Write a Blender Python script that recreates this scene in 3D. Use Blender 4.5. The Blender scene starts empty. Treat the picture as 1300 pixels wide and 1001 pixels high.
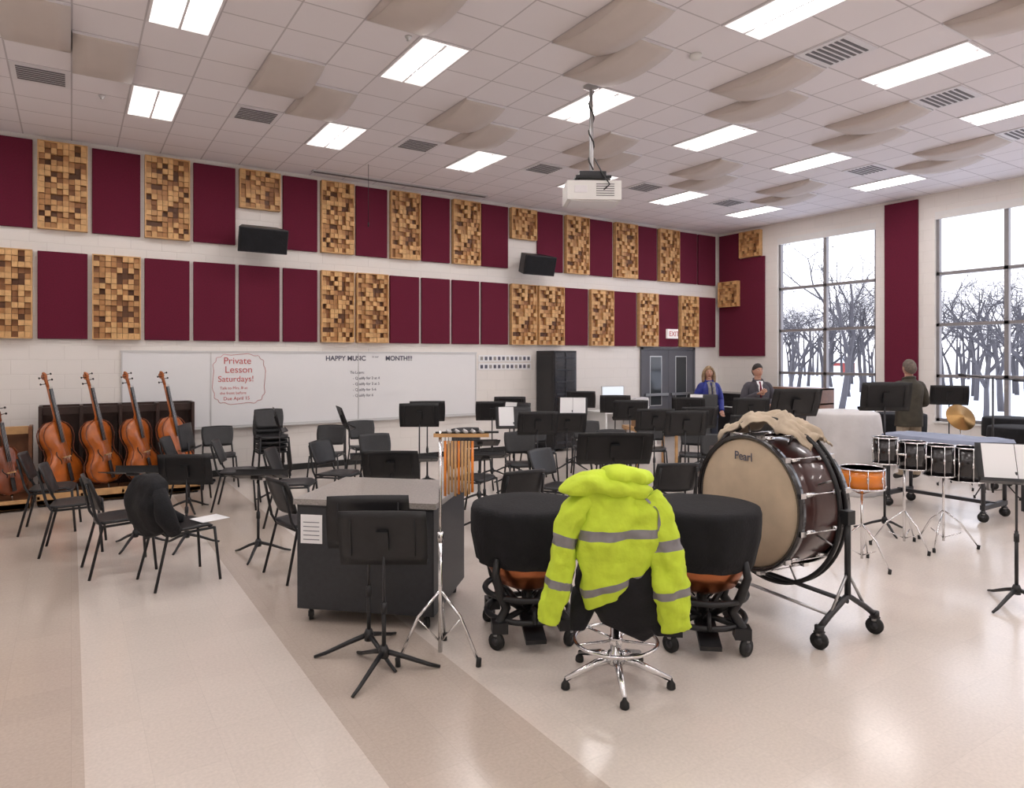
import bpy, math, random
from mathutils import Vector, Matrix, noise
random.seed(7)
S=bpy.context.scene
COL=S.collection
V=Vector
# ------------------------------------------------------------------ materials
def mat(name,col,rough=.5,metal=0,var=0.0,vscale=8,bump=0,bscale=40,emit=0,coat=0,sheen=0,bd=.01):
    m=bpy.data.materials.new(name); m.use_nodes=True
    nt=m.node_tree; b=nt.nodes['Principled BSDF']
    b.inputs['Base Color'].default_value=(*col,1)
    b.inputs['Roughness'].default_value=rough
    b.inputs['Metallic'].default_value=metal
    if coat: b.inputs['Coat Weight'].default_value=coat
    if sheen: b.inputs['Sheen Weight'].default_value=sheen
    if emit:
        b.inputs['Emission Color'].default_value=(*col,1); b.inputs['Emission Strength'].default_value=emit
    tc=None
    if var or bump:
        tc=nt.nodes.new('ShaderNodeTexCoord')
    if var:
        n=nt.nodes.new('ShaderNodeTexNoise'); n.inputs['Scale'].default_value=vscale; n.inputs['Detail'].default_value=4
        nt.links.new(tc.outputs['Object'],n.inputs['Vector'])
        r=nt.nodes.new('ShaderNodeValToRGB')
        r.color_ramp.elements[0].position=.3; r.color_ramp.elements[1].position=.7
        r.color_ramp.elements[0].color=(*[c*(1-var) for c in col],1)
        r.color_ramp.elements[1].color=(*[min(1,c*(1+var)) for c in col],1)
        nt.links.new(n.outputs['Fac'],r.inputs['Fac']); nt.links.new(r.outputs['Color'],b.inputs['Base Color'])
    if bump:
        n=nt.nodes.new('ShaderNodeTexNoise'); n.inputs['Scale'].default_value=bscale; n.inputs['Detail'].default_value=3
        nt.links.new(tc.outputs['Object'],n.inputs['Vector'])
        bp=nt.nodes.new('ShaderNodeBump'); bp.inputs['Strength'].default_value=bump; bp.inputs['Distance'].default_value=bd
        nt.links.new(n.outputs['Fac'],bp.inputs['Height']); nt.links.new(bp.outputs['Normal'],b.inputs['Normal'])
    return m
M={}
M['black']=mat('black_powdercoat',(.010,.010,.012),.45,0,.2,20)
M['plastic']=mat('black_plastic',(.012,.012,.014),.42,0,.2,20,.1,120)
M['blackcloth']=mat('black_cloth',(.006,.006,.008),.95,0,.3,12,.4,60)
M['chrome']=mat('chrome',(.75,.75,.76),.16,1)
M['steel']=mat('brushed_steel',(.45,.45,.46),.35,1)
M['darksteel']=mat('dark_steel',(.05,.05,.055),.4,.6)
M['copper']=mat('copper',(.50,.17,.07),.3,1,.2,5)
M['burg']=mat('burgundy_fabric',(.130,.006,.028),.95,0,.12,60,.5,220)
M['white']=mat('white_paint',(.8,.79,.77),.5)
M['wb']=mat('whiteboard_enamel',(.80,.80,.81),.18)
M['alu']=mat('aluminium',(.62,.62,.62),.4,.5)
M['frame']=mat('window_frame',(.26,.245,.25),.5,.2)
M['paper']=mat('paper',(.85,.85,.86),.8)
M['cabside']=mat('charcoal_laminate',(.022,.024,.029),.45,0,.15,30)
M['cabtop']=mat('granite_laminate',(.30,.28,.265),.35,0,.25,90)
M['hiviz']=mat('hiviz_fabric',(.56,.72,.045),.85,0,.08,9,.6,14,bd=.02)
M['reflect']=mat('reflective_tape',(.22,.21,.22),.45,.2,.1,20)
M['drumhead']=mat('drum_head',(.56,.44,.31),.6,0,.10,6)
M['drumshell']=mat('bass_drum_shell',(.055,.019,.017),.28,0,.25,4,coat=.5)
M['rim']=mat('drum_hoop_black',(.012,.010,.011),.25,0,coat=.4)
M['orange']=mat('amber_lacquer',(.75,.22,.02),.25,0,.15,8,coat=.5)
M['varnish']=mat('cello_varnish',(.42,.105,.014),.28,0,.35,6,coat=.4)
M['varnishd']=mat('cello_varnish_dark',(.18,.04,.010),.3,0,.3,6,coat=.4)
M['maple']=mat('maple',(.55,.32,.14),.4,0,.15,10)
M['rackwood']=mat('rack_wood',(.20,.08,.035),.45,0,.25,7)
M['rackdark']=mat('rack_dark_wood',(.035,.016,.012),.5,0,.2,9)
M['rubber']=mat('rubber',(.015,.015,.015),.7)
M['door']=mat('grey_door',(.105,.105,.12),.5)
M['doorglass']=mat('door_glass',(.04,.045,.05),.1)
M['sheet']=mat('dust_sheet',(.60,.58,.58),.9,0,.05,6,.3,20)
M['bluesheet']=mat('blue_grey_cover',(.24,.27,.36),.8,0,.1,6,.3,20)
M['beige']=mat('beige_cloth',(.50,.41,.31),.9,0,.1,8,.3,25)
M['red']=mat('red_cloth',(.45,.05,.03),.8,0,.1,8)
M['brass']=mat('aged_bronze',(.42,.25,.10),.35,1,.1,8)
M['lamp']=mat('troffer_lens',(1,.955,.94),.5,emit=9.0)
M['lampdim']=mat('troffer_reflector',(1,.955,.94),.5,emit=.55)
M['cove']=mat('ceiling_cove',(.62,.55,.51),.75,0,.03,3)
M['vent']=mat('vent_metal',(.78,.76,.78),.5)
M['ventd']=mat('vent_slots',(.16,.15,.16),.7)
M['screen']=mat('monitor_screen',(.55,.6,.66),.2,emit=.4)
M['skin']=mat('skin',(.50,.27,.19),.55)
M['navy']=mat('blue_jacket',(.018,.03,.24),.6,0,.2,12)
M['grey']=mat('grey_suit',(.06,.055,.068),.8,0,.15,20)
M['olive']=mat('olive_jacket',(.045,.038,.025),.75,0,.25,12)
M['scarf']=mat('grey_scarf',(.22,.21,.21),.9,0,.3,30)
M['khaki']=mat('khaki_trousers',(.35,.28,.20),.85)
M['jeans']=mat('dark_trousers',(.03,.035,.055),.85)
M['blond']=mat('blond_hair',(.30,.20,.11),.6,0,.3,40)
M['dkhair']=mat('dark_hair',(.02,.014,.01),.6)
M['greyhair']=mat('grey_hair',(.13,.10,.08),.7,0,.3,40)
M['redlip']=mat('lips',(.45,.10,.09),.5)
M['eyew']=mat('eye_dark',(.02,.015,.01),.2)
M['inkred']=mat('red_marker',(.58,.12,.12),.6)
M['ink']=mat('dark_marker',(.10,.10,.14),.6)
M['exit']=mat('exit_sign',(.75,.70,.68),.5,emit=.2)
M['snow']=mat('snow',(.80,.82,.88),.9,0,.03,1)
M['bark']=mat('bark',(.085,.078,.085),.9,0,.1,3)
M['shed']=mat('shed_red',(.35,.07,.06),.8)
M['bag']=mat('plastic_bag',(.42,.38,.35),.3)
M['tan']=mat('tan_shipping',(.35,.22,.12),.7,0,.1,8)
for i,c in enumerate([(.58,.32,.13),(.68,.40,.17),(.46,.23,.085),(.30,.13,.045),(.13,.05,.018)]):
    M['wood%d'%i]=mat('diffuser_wood_%d'%i,c,.5,0,.15,14)

# ------------------------------------------------------------------ mesh builder
class MB:
    def __init__(s): s.v=[];s.f=[];s.mi=[];s.sm=[];s.mats=[];s.T=Matrix()
    def m(s,k):
        if k not in s.mats: s.mats.append(k)
        return s.mats.index(k)
    def add(s,vs,fs,k,smooth=False):
        o=len(s.v); s.v+= [tuple(s.T@V(p)) for p in vs]
        i=s.m(k)
        for f in fs: s.f.append(tuple(o+a for a in f)); s.mi.append(i); s.sm.append(smooth)
    def box(s,c,sz,k,rot=None,taper=1):
        x,y,z=[a/2 for a in sz]; vs=[]
        for dz in(-1,1):
            t=taper if dz>0 else 1
            for dx,dy in((-1,-1),(1,-1),(1,1),(-1,1)):
                p=V((dx*x*t,dy*y*t,dz*z))
                if rot: p=rot@p
                vs.append(p+V(c))
        s.add(vs,[(3,2,1,0),(4,5,6,7),(0,1,5,4),(1,2,6,5),(2,3,7,6),(3,0,4,7)],k)
    def bb(s,x0,x1,y0,y1,z0,z1,k): s.box(((x0+x1)/2,(y0+y1)/2,(z0+z1)/2),(x1-x0,y1-y0,z1-z0),k)
    def loft(s,rings,k,cap=True,closed=False,smooth=True):
        n=len(rings[0]); vs=[p for r in rings for p in r]; fs=[]
        L=len(rings); mm=k if isinstance(k,list) else None
        for i in range(L if closed else L-1):
            j=(i+1)%L
            for a in range(n):
                b=(a+1)%n; fs.append((i*n+a,i*n+b,j*n+b,j*n+a))
        if mm is None:
            if cap and not closed: fs+= [tuple(range(n-1,-1,-1)),tuple((L-1)*n+a for a in range(n))]
            s.add(vs,fs,k,smooth)
        else:
            o=len(s.v); s.v+=[tuple(s.T@V(p)) for p in vs]
            for q,f in enumerate(fs):
                s.f.append(tuple(o+a for a in f)); s.mi.append(s.m(mm[q//n])); s.sm.append(smooth)
            s.f.append(tuple(o+a for a in range(n-1,-1,-1))); s.mi.append(s.m(mm[0])); s.sm.append(smooth)
            s.f.append(tuple(o+(L-1)*n+a for a in range(n))); s.mi.append(s.m(mm[-1])); s.sm.append(smooth)
    def tube(s,pts,r,k,n=8,closed=False,flat=1.0):
        pts=[V(p) for p in pts]; L=len(pts); rings=[]
        rr=r if isinstance(r,(list,tuple)) else [r]*L
        up=None
        for i,p in enumerate(pts):
            if closed: t=pts[(i+1)%L]-pts[i-1]
            else: t=pts[min(i+1,L-1)]-pts[max(i-1,0)]
            t.normalize()
            if up is None:
                up=V((0,0,1)) if abs(t.z)<.9 else V((0,1,0))
            a=t.cross(up)
            if a.length<1e-4: a=t.cross(V((1,0,.3)))
            a.normalize(); b=a.cross(t).normalized(); up=b
            rings.append([p+a*math.cos(q*2*math.pi/n)*rr[i]+b*math.sin(q*2*math.pi/n)*rr[i]*flat for q in range(n)])
        s.loft(rings,k,True,closed)
    def cyl(s,a,b,r,k,r2=None,n=10): s.tube([a,b],[r,r if r2 is None else r2],k,n)
    def lathe(s,prof,k,n=32,mtx=None,cap=True,wav=None):
        rings=[]
        for r,z in prof:
            ring=[]
            for q in range(n):
                t=q*2*math.pi/n; w=1 if wav is None else wav(t,r,z)
                p=V((r*w*math.cos(t),r*w*math.sin(t),z)); ring.append(mtx@p if mtx else p)
            rings.append(ring)
        s.loft(rings,k,cap)
    def ring(s,c,R,r,k,mtx=None,n=48,m=8,a0=0,a1=2*math.pi):
        full=abs(a1-a0-2*math.pi)<1e-3; N=n if full else n+1
        pts=[]
        for q in range(N):
            t=a0+(a1-a0)*q/n; p=V((R*math.cos(t),R*math.sin(t),0))
            pts.append((mtx@p if mtx else p)+V(c))
        s.tube(pts,r,k,m,closed=full)
    def sheet(s,nu,nv,fn,th,k):
        P=[[V(fn(-1+2*i/nu,-1+2*j/nv)) for j in range(nv+1)] for i in range(nu+1)]
        vs=[];W=nv+1
        N=[[None]*W for _ in range(nu+1)]
        for i in range(nu+1):
            for j in range(W):
                du=P[min(i+1,nu)][j]-P[max(i-1,0)][j]; dv=P[i][min(j+1,nv)]-P[i][max(j-1,0)]
                c=du.cross(dv); N[i][j]=c.normalized() if c.length>1e-9 else V((0,0,1))
        for sgn in(.5,-.5):
            for i in range(nu+1):
                for j in range(W): vs.append(P[i][j]+N[i][j]*th*sgn)
        o=(nu+1)*W; fs=[]
        for i in range(nu):
            for j in range(nv):
                a=i*W+j; fs.append((a,a+W,a+W+1,a+1)); fs.append((o+a,o+a+1,o+a+W+1,o+a+W))
        for i in range(nu):
            a=i*W; fs.append((a,o+a,o+a+W,a+W)); a=i*W+nv; fs.append((a,a+W,o+a+W,o+a))
        for j in range(nv):
            a=j; fs.append((a,a+1,o+a+1,o+a)); a=nu*W+j; fs.append((a,o+a,o+a+1,a+1))
        s.add(vs,fs,k,True)
    def sphere(s,c,r,k,n=16,m=10,fn=None):
        if not isinstance(r,(tuple,list)): r=(r,r,r)
        rings=[]
        for i in range(m+1):
            ph=-math.pi/2+math.pi*i/m; ring=[]
            cr=max(math.cos(ph),.02)
            for q in range(n):
                t=q*2*math.pi/n; p=V((r[0]*cr*math.cos(t),r[1]*cr*math.sin(t),r[2]*math.sin(ph)))
                if fn: p=fn(p)
                ring.append(p+V(c))
            rings.append(ring)
        s.loft(rings,k)
    def mesh(s,name):
        me=bpy.data.meshes.new(name); me.from_pydata(s.v,[],s.f)
        for k in s.mats: me.materials.append(M[k])
        me.polygons.foreach_set('material_index',s.mi); me.polygons.foreach_set('use_smooth',s.sm)
        me.update(); return me
    def obj(s,name,loc=(0,0,0),rz=0,bevel=0,parent=None): return put(s.mesh(name),name,loc,rz,bevel,parent=parent)
def put(me,name,loc=(0,0,0),rz=0,bevel=0,sc=1,parent=None,rot=None):
    o=bpy.data.objects.new(name,me); COL.objects.link(o); o.location=loc
    o.rotation_euler=rot if rot else (0,0,math.radians(rz)); o.scale=(sc,sc,sc) if not isinstance(sc,tuple) else sc
    if bevel:
        b=o.modifiers.new('bevel','BEVEL'); b.width=bevel; b.segments=2; b.limit_method='ANGLE'
    if parent: o.parent=parent
    return o
def empty(name,loc=(0,0,0),rz=0):
    e=bpy.data.objects.new(name,None); COL.objects.link(e); e.location=loc; e.rotation_euler=(0,0,math.radians(rz)); e.empty_display_size=.1; return e
def RX(a): return Matrix.Rotation(math.radians(a),4,'X')
def RY(a): return Matrix.Rotation(math.radians(a),4,'Y')
def RZ(a): return Matrix.Rotation(math.radians(a),4,'Z')
TR=Matrix.Translation

# ------------------------------------------------------------------ room shell
X0,X1,Y0,Y1,H=-3.2,13.5,-3.2,11.45,4.92
def nodes(name):
    m=bpy.data.materials.new(name); m.use_nodes=True; return m,m.node_tree,m.node_tree.nodes['Principled BSDF']
def vm(nt,op,a,b=None):
    n=nt.nodes.new('ShaderNodeMath'); n.operation=op
    for i,x in enumerate((a,b)):
        if x is None: continue
        if isinstance(x,(int,float)): n.inputs[i].default_value=x
        else: nt.links.new(x,n.inputs[i])
    return n.outputs[0]
# floor: VCT tile with broad darker bands
m,nt,b=nodes('vct_floor'); tc=nt.nodes.new('ShaderNodeTexCoord'); sp=nt.nodes.new('ShaderNodeSeparateXYZ'); nt.links.new(tc.outputs['Object'],sp.inputs[0])
x=sp.outputs['X']
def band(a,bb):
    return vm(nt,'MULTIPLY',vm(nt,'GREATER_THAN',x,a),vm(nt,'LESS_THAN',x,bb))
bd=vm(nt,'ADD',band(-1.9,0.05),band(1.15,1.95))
n1=nt.nodes.new('ShaderNodeTexNoise'); n1.inputs['Scale'].default_value=60; n1.inputs['Detail'].default_value=6; nt.links.new(tc.outputs['Object'],n1.inputs['Vector'])
n2=nt.nodes.new('ShaderNodeTexNoise'); n2.inputs['Scale'].default_value=.9; nt.links.new(tc.outputs['Object'],n2.inputs['Vector'])
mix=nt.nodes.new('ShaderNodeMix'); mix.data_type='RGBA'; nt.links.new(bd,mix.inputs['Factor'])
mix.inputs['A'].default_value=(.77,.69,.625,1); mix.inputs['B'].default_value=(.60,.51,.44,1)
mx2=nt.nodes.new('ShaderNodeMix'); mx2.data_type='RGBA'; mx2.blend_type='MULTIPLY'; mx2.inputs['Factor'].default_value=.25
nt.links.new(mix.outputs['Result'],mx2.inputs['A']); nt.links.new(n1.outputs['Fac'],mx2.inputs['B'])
br=nt.nodes.new('ShaderNodeTexBrick'); br.offset=0; br.inputs['Scale'].default_value=1; br.inputs['Brick Width'].default_value=.305; br.inputs['Row Height'].default_value=.305; br.inputs['Mortar Size'].default_value=.0012
br.inputs['Color1'].default_value=(1,1,1,1); br.inputs['Color2'].default_value=(.96,.96,.96,1); br.inputs['Mortar'].default_value=(.88,.88,.88,1)
nt.links.new(tc.outputs['Object'],br.inputs['Vector'])
mx3=nt.nodes.new('ShaderNodeMix'); mx3.data_type='RGBA'; mx3.blend_type='MULTIPLY'; mx3.inputs['Factor'].default_value=1
nt.links.new(mx2.outputs['Result'],mx3.inputs['A']); nt.links.new(br.outputs['Color'],mx3.inputs['B'])
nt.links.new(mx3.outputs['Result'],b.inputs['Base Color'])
rr=nt.nodes.new('ShaderNodeMapRange'); rr.inputs['To Min'].default_value=.11; rr.inputs['To Max'].default_value=.26; nt.links.new(n2.outputs['Fac'],rr.inputs['Value']); nt.links.new(rr.outputs['Result'],b.inputs['Roughness'])
M['floor']=m
# ceiling: lay-in tile grid aligned to lights
TL=.5575
m,nt,b=nodes('ceiling_tile'); tc=nt.nodes.new('ShaderNodeTexCoord'); mp=nt.nodes.new('ShaderNodeMapping'); nt.links.new(tc.outputs['Object'],mp.inputs[0])
mp.inputs['Location'].default_value=(-(.84-TL/2)+TL*20,-(9.25-TL)+TL*40,0)
br=nt.nodes.new('ShaderNodeTexBrick'); br.offset=0; br.inputs['Scale'].default_value=1; br.inputs['Brick Width'].default_value=TL; br.inputs['Row Height'].default_value=TL; br.inputs['Mortar Size'].default_value=.008; br.inputs['Mortar Smooth'].default_value=0
br.inputs['Color1'].default_value=(.84,.80,.825,1); br.inputs['Color2'].default_value=(.87,.83,.855,1); br.inputs['Mortar'].default_value=(.56,.52,.54,1)  # mortar tone: grid bars, with tile gap shade painted in
nt.links.new(mp.outputs[0],br.inputs['Vector']); nt.links.new(br.outputs['Color'],b.inputs['Base Color']); b.inputs['Roughness'].default_value=.9
M['ceil']=m
# painted block wall
m,nt,b=nodes('painted_block'); tc=nt.nodes.new('ShaderNodeTexCoord'); sp=nt.nodes.new('ShaderNodeSeparateXYZ'); nt.links.new(tc.outputs['Object'],sp.inputs[0])
cb=nt.nodes.new('ShaderNodeCombineXYZ'); nt.links.new(vm(nt,'ADD',sp.outputs['X'],sp.outputs['Y']),cb.inputs[0]); nt.links.new(sp.outputs['Z'],cb.inputs[1])
br=nt.nodes.new('ShaderNodeTexBrick'); br.inputs['Scale'].default_value=1; br.inputs['Brick Width'].default_value=.406; br.inputs['Row Height'].default_value=.203; br.inputs['Mortar Size'].default_value=.006; br.inputs['Mortar Smooth'].default_value=.6
br.inputs['Color1'].default_value=(.82,.78,.74,1); br.inputs['Color2'].default_value=(.81,.77,.73,1); br.inputs['Mortar'].default_value=(.76,.72,.68,1)
nt.links.new(cb.outputs[0],br.inputs['Vector']); nt.links.new(br.outputs['Color'],b.inputs['Base Color']); b.inputs['Roughness'].default_value=.55
bp=nt.nodes.new('ShaderNodeBump'); bp.inputs['Strength'].default_value=.4; bp.inputs['Distance'].default_value=.006; bp.invert=True
nt.links.new(br.outputs['Fac'],bp.inputs['Height']); nt.links.new(bp.outputs['Normal'],b.inputs['Normal'])
M['block']=m
T=.2
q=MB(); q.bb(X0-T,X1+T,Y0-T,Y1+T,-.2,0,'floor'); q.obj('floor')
q=MB(); q.bb(X0-T,X1+T,Y0-T,Y1+T,H,H+.2,'ceil'); q.obj('ceiling')
q=MB(); q.bb(X0-T,X1+T,Y1,Y1+T,0,H,'block'); q.obj('wall_back')
q=MB(); q.bb(X0-T,X1+T,Y0-T,Y0,0,H,'block'); q.obj('wall_front')
q=MB(); q.bb(X0-T,X0,Y0,Y1,0,H,'block'); q.obj('wall_left')
WIN=[(7.50,9.76),(4.12,6.39),(.75,3.02)]; WZ0,WZ1=.68,4.57  # third window is out of view, added for its light
q=MB(); edges=[Y1]+[e for w in WIN for e in (w[1],w[0])]+[Y0]
for i in range(0,len(edges),2): q.bb(X1,X1+T,edges[i+1],edges[i],0,H,'block')
for a,bq in WIN:
    q.bb(X1,X1+T,a,bq,0,WZ0,'block'); q.bb(X1,X1+T,a,bq,WZ1,H,'block')
q.obj('wall_right')
for i,(a,c) in enumerate(WIN):
    q=MB(); k='frame'; xa,xb=X1+.05,X1+.14; w=.055
    q.bb(xa,xb,a,a+w,WZ0,WZ1,k);q.bb(xa,xb,c-w,c,WZ0,WZ1,k);q.bb(xa,xb,a,c,WZ0,WZ0+w,k);q.bb(xa,xb,a,c,WZ1-w,WZ1,k)
    mid=(a+c)/2; q.bb(xa,xb,mid-.035,mid+.035,WZ0,WZ1,k)
    for z in (3.42,2.47,1.52): q.bb(xa,xb,a,c,z-.03,z+.03,k)
    q.bb(X1-.04,X1+.05,a-.03,c+.03,WZ0-.03,WZ0,'white')
    q.bb(X1+.0,X1+.05,a,c,WZ1-.14,WZ1-.0,'white')
    q.obj('window_%d'%(i+1))
q=MB(); q.bb(X0,10.82,Y1-.014,Y1-.002,0,.1,'rubber'); q.bb(12.64,X1,Y1-.014,Y1-.002,0,.1,'rubber'); q.obj('baseboard_back')
q=MB(); q.bb(X1-.014,X1-.002,Y0,Y1,0,.1,'rubber'); q.obj('baseboard_right')
# double door
q=MB(); a,c=10.86,12.62; YD=Y1-.002
q.bb(a,a+.06,YD-.05,YD,0,2.105,'door');q.bb(c-.06,c,YD-.05,YD,0,2.105,'door');q.bb(a,c,YD-.05,YD,2.05,2.105,'door')
for p in (a+.06,(a+c)/2+.003):
    p2=p+(c-a)/2-.063
    q.bb(p,p2,YD-.03,YD,0.01,2.045,'door')
    q.bb(p+.22,p2-.22,YD-.036,YD-.02,.75,1.9,'alu'); q.bb(p+.24,p2-.24,YD-.04,YD-.02,.77,1.88,'doorglass')
    q.bb(p+.05,p2-.05,YD-.09,YD-.05,.98,1.04,'steel')
q.obj('door_1')

# ------------------------------------------------------------------ acoustic wall panels
def diffuser(w,h,nx,ny,seed):
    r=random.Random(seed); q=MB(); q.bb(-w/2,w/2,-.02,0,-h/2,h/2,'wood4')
    fw=.014
    for s_ in(-1,1): q.bb(s_*w/2-(fw if s_>0 else 0),s_*w/2+(0 if s_>0 else fw),-.11,0,-h/2,h/2,'wood1')
    q.bb(-w/2,w/2,-.11,0,-h/2,-h/2+fw,'wood1'); q.bb(-w/2,w/2,-.11,0,h/2-fw,h/2,'wood1')
    cw=(w-2*fw)/nx; ch=(h-2*fw)/ny
    for i in range(nx):
        for j in range(ny):
            n_=((i+seed)**2+2*(j+3)**2+i*j)%7
            if r.random()<.25: n_=r.randint(0,6)
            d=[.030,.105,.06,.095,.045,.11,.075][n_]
            k=['wood4','wood1','wood2','wood0','wood3','wood1','wood2'][n_]  # deeper blocks take darker wood, recess shade put into the colour
            q.bb(-w/2+fw+i*cw+.0025,-w/2+fw+(i+1)*cw-.0025,-d,-.01,-h/2+fw+j*ch+.0025,-h/2+fw+(j+1)*ch-.0025,k)
    return q.mesh('diffuser')
DM=[diffuser(.58,1.21,8,15,s) for s in(1,2,3)]; DS=diffuser(.58,.61,8,8,9)
q=MB(); q.bb(-.29,.29,-.05,0,-.605,.605,'burg'); BM=q.mesh('fabric_panel')
X=[-1.05,-.39,.25,.91,1.57,2.23,2.91,3.53,4.15,4.78,5.40,6.03,6.67,7.33,7.99,8.69,9.36,10.05,10.76,11.40,12.09,12.74]
r1="BWBWBSBWBWBWBSBWBWBWBB"; r2="WBWBBBBWWBBBBWWBWBWBWB"; YP=Y1-.003
for row,(pat,zc) in enumerate(((r1,4.24),(r2,2.725))):
    for i,t in enumerate(pat):
        nxt=X[i+1] if i+1<len(X) else X[i]+.655
        xc=(X[i]+nxt-.055)/2; sx=(nxt-.055-X[i])/.58
        if t=='B': put(BM,'acoustic_fabric_panel',(xc,YP,zc),0,sc=(sx,1,1),bevel=.006)
        elif t=='W': put(random.choice(DM),'wood_diffuser_panel',(xc,YP,zc),0,sc=(sx,1,1))
        else: put(DS,'wood_diffuser_panel',(xc,YP,4.54),0,sc=(sx,1,1))
XP=X1-.003
q=MB(); q.bb(XP-.05,XP,10.80,11.38,1.90,4.85,'burg'); q.bb(XP-.05,XP,10.08,10.80,1.90,4.22,'burg'); q.obj('acoustic_fabric_panel')
put(DS,'wood_diffuser_panel',(XP,10.45,4.54),-90); put(DS,'wood_diffuser_panel',(XP-.051,11.04,3.40),-90)
q=MB(); q.bb(XP-.05,XP,6.68,7.30,1.33,4.86,'burg'); q.obj('acoustic_fabric_panel')

# ------------------------------------------------------------------ ceiling fittings
q=MB(); a=TL/2-.01;l=TL-.01
q.bb(-a,a,-l,l,-.012,0,'vent')
q.bb(-a+.02,a-.02,-l+.02,l-.02,-.014,-.012,'lampdim')
for s_ in(-1,1):
    pts=[]
    for t_ in range(24):
        an=t_*2*math.pi/24; pts.append((s_*.115+.092*math.copysign(abs(math.cos(an))**.6,math.cos(an)),(l-.07)*math.copysign(abs(math.sin(an))**.4,math.sin(an)),-.017))
    q.add(pts,[tuple(range(23,-1,-1))],'lamp')
q.bb(-.012,.012,-l+.03,l-.03,-.026,-.014,'vent')
TM=q.mesh('troffer')
for ix in range(-1,6):
    for yy in (9.25,6.46,3.68,.89,-1.9):  # last two rows are out of view, added for even light
        put(TM,'ceiling_light',(.84+ix*4*TL,yy,H))
q=MB(); CD=.085
def cf(u,v):
    x=u*TL*.49; y=v*TL*.985; 
    return (x,y,-CD*(1-v*v)**.85*1.0-.01)
q.sheet(4,18,cf,.010,'cove')
for sgn in(-1,1):
    pts=[(sgn*TL*.49,(-1+j/8)*TL*.985,-CD*(max(0,1-(-1+j/8)**2))**.85-.01) for j in range(17)]
    vs=pts+[(p[0],p[1],0) for p in pts]; q.add(vs,[(j,j+1,18+j,17+j) for j in range(16)],'cove')
q.bb(-TL*.49,TL*.49,-TL*.99,-TL*.96,-.02,0,'vent');q.bb(-TL*.49,TL*.49,TL*.96,TL*.99,-.02,0,'vent')
CM=q.mesh('cove')
for kx in range(-1,6):
    for yb in (7.58,4.79,2.0):
        xx=.84-2*TL+kx*4*TL
        if -2.8<xx: put(CM,'ceiling_sound_diffuser',(xx,yb,H))
        xx+=TL; put(CM,'ceiling_sound_diffuser',(xx,yb+TL,H))
q=MB(); a=TL/2-.01; q.bb(-a,a,-a,a,-.012,0,'vent'); 
for j in range(7): q.bb(-a+.05,a-.05,-a+.07+j*.062,-a+.1+j*.062,-.018,-.010,'ventd')
VM=q.mesh('vent')
for xx,yy in [(-.275+k*4*TL,9.25-TL/2) for k in range(0,6)]+[(6.42,3.68+TL/2),(8.65,3.68+TL/2),(10.87,6.46-TL/2),(10.87,3.68+TL/2)]:
    put(VM,'ceiling_air_vent',(xx,yy,H))
q=MB(); q.lathe([(.06,0),(.065,-.02),(.045,-.045),(.01,-.05)],'white',20); SD=q.mesh('smoke')
put(SD,'smoke_detector',(5.30,4.68+.1,H))
for p in ((2.7,6.0),(7.2,9.0),(9.2,3.3),(.3,9.3)):
    q=MB(); q.lathe([(.035,-.001),(.03,-.015),(.012,-.03),(.02,-.04)],'alu',12); q.obj('fire_sprinkler',(p[0],p[1],H))
q=MB(); q.bb(3.3,6.6,11.05,11.17,H-.02,H-.0,'alu'); q.bb(3.33,6.57,11.08,11.14,H-.03,H-.015,'ventd'); q.obj('projection_screen_housing')
q=MB(); q.cyl((3.95,10.3,H),(3.95,10.3,4.0),.004,'black'); q.cyl((3.95,10.3,4.0),(3.95,10.3,3.93),.012,'black'); q.obj('hanging_microphone')
# projector
q=MB(); zc=-1.22
q.lathe([(.09,0),(.09,-.02),(.03,-.04)],'steel',16); q.cyl((0,0,0),(0,0,-1.0),.024,'steel')
pts=[(.03*math.cos(t*.9)+.0,.03*math.sin(t*.9),-.05-t*.045) for t in range(21)]; q.tube(pts,.009,'black',6)
q.box((0,0,-1.01),(.30,.22,.05),'darksteel'); q.box((0,0,-1.06),(.40,.32,.03),'black')
for sx in(-.15,.15):
    for sy in(-.1,.1): q.cyl((sx,sy,-1.06),(sx*1.1,sy,-1.12),.008,'black')
q.box((0,0,zc),(.60,.42,.21),'white'); q.box((0,0,zc-.11),(.52,.36,.02),'vent')
q.lathe([(.075,0),(.07,.05),(.055,.06)],'darksteel',20,TR((-.14,.21,zc))@RX(-90))
for j in range(6): q.box((.12,-.211,zc-.06+.025*j),(.2,.006,.008),'ventd')
q.box((-.15,-.211,zc+.01),(.14,.006,.08),'vent')
q.tube([(.1,-.2,zc),(.16,-.26,zc+.05),(.1,-.14,zc+.2),(.03,-.03,zc+.4)],.008,'black',6)
q.obj('ceiling_projector',(4.93,5.98,H),-30,bevel=.004)
# wall speakers
q=MB(); q.box((0,-.2,.05),(.06,.36,.04),'black'); q.box((0,-.02,.05),(.16,.03,.2),'black')
vs=[];w,hh,dd=.37,.19,.17
R3=RX(16).to_3x3()
for z in(-hh,hh):
    for (xx,yy) in((-w,-dd),(w,-dd),(w*.72,dd),(-w*.72,dd)): vs.append(R3@V((xx,yy,z))+V((0,-.42,0)))
q.add(vs,[(3,2,1,0),(4,5,6,7),(0,1,5,4),(1,2,6,5),(2,3,7,6),(3,0,4,7)],'plastic')
vs=[R3@V((xx,-dd-.012,z))+V((0,-.42,0)) for xx,z in((-w+.02,-hh+.02),(w-.02,-hh+.02),(w-.02,hh-.02),(-w+.02,hh-.02))]
q.add(vs,[(0,1,2,3)],'blackcloth')
SPK=q.mesh('speaker'); put(SPK,'wall_loudspeaker',(2.48,Y1-.002,3.70),0,bevel=.01); put(SPK,'wall_loudspeaker',(7.68,Y1-.002,3.70),0,bevel=.01)
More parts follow.
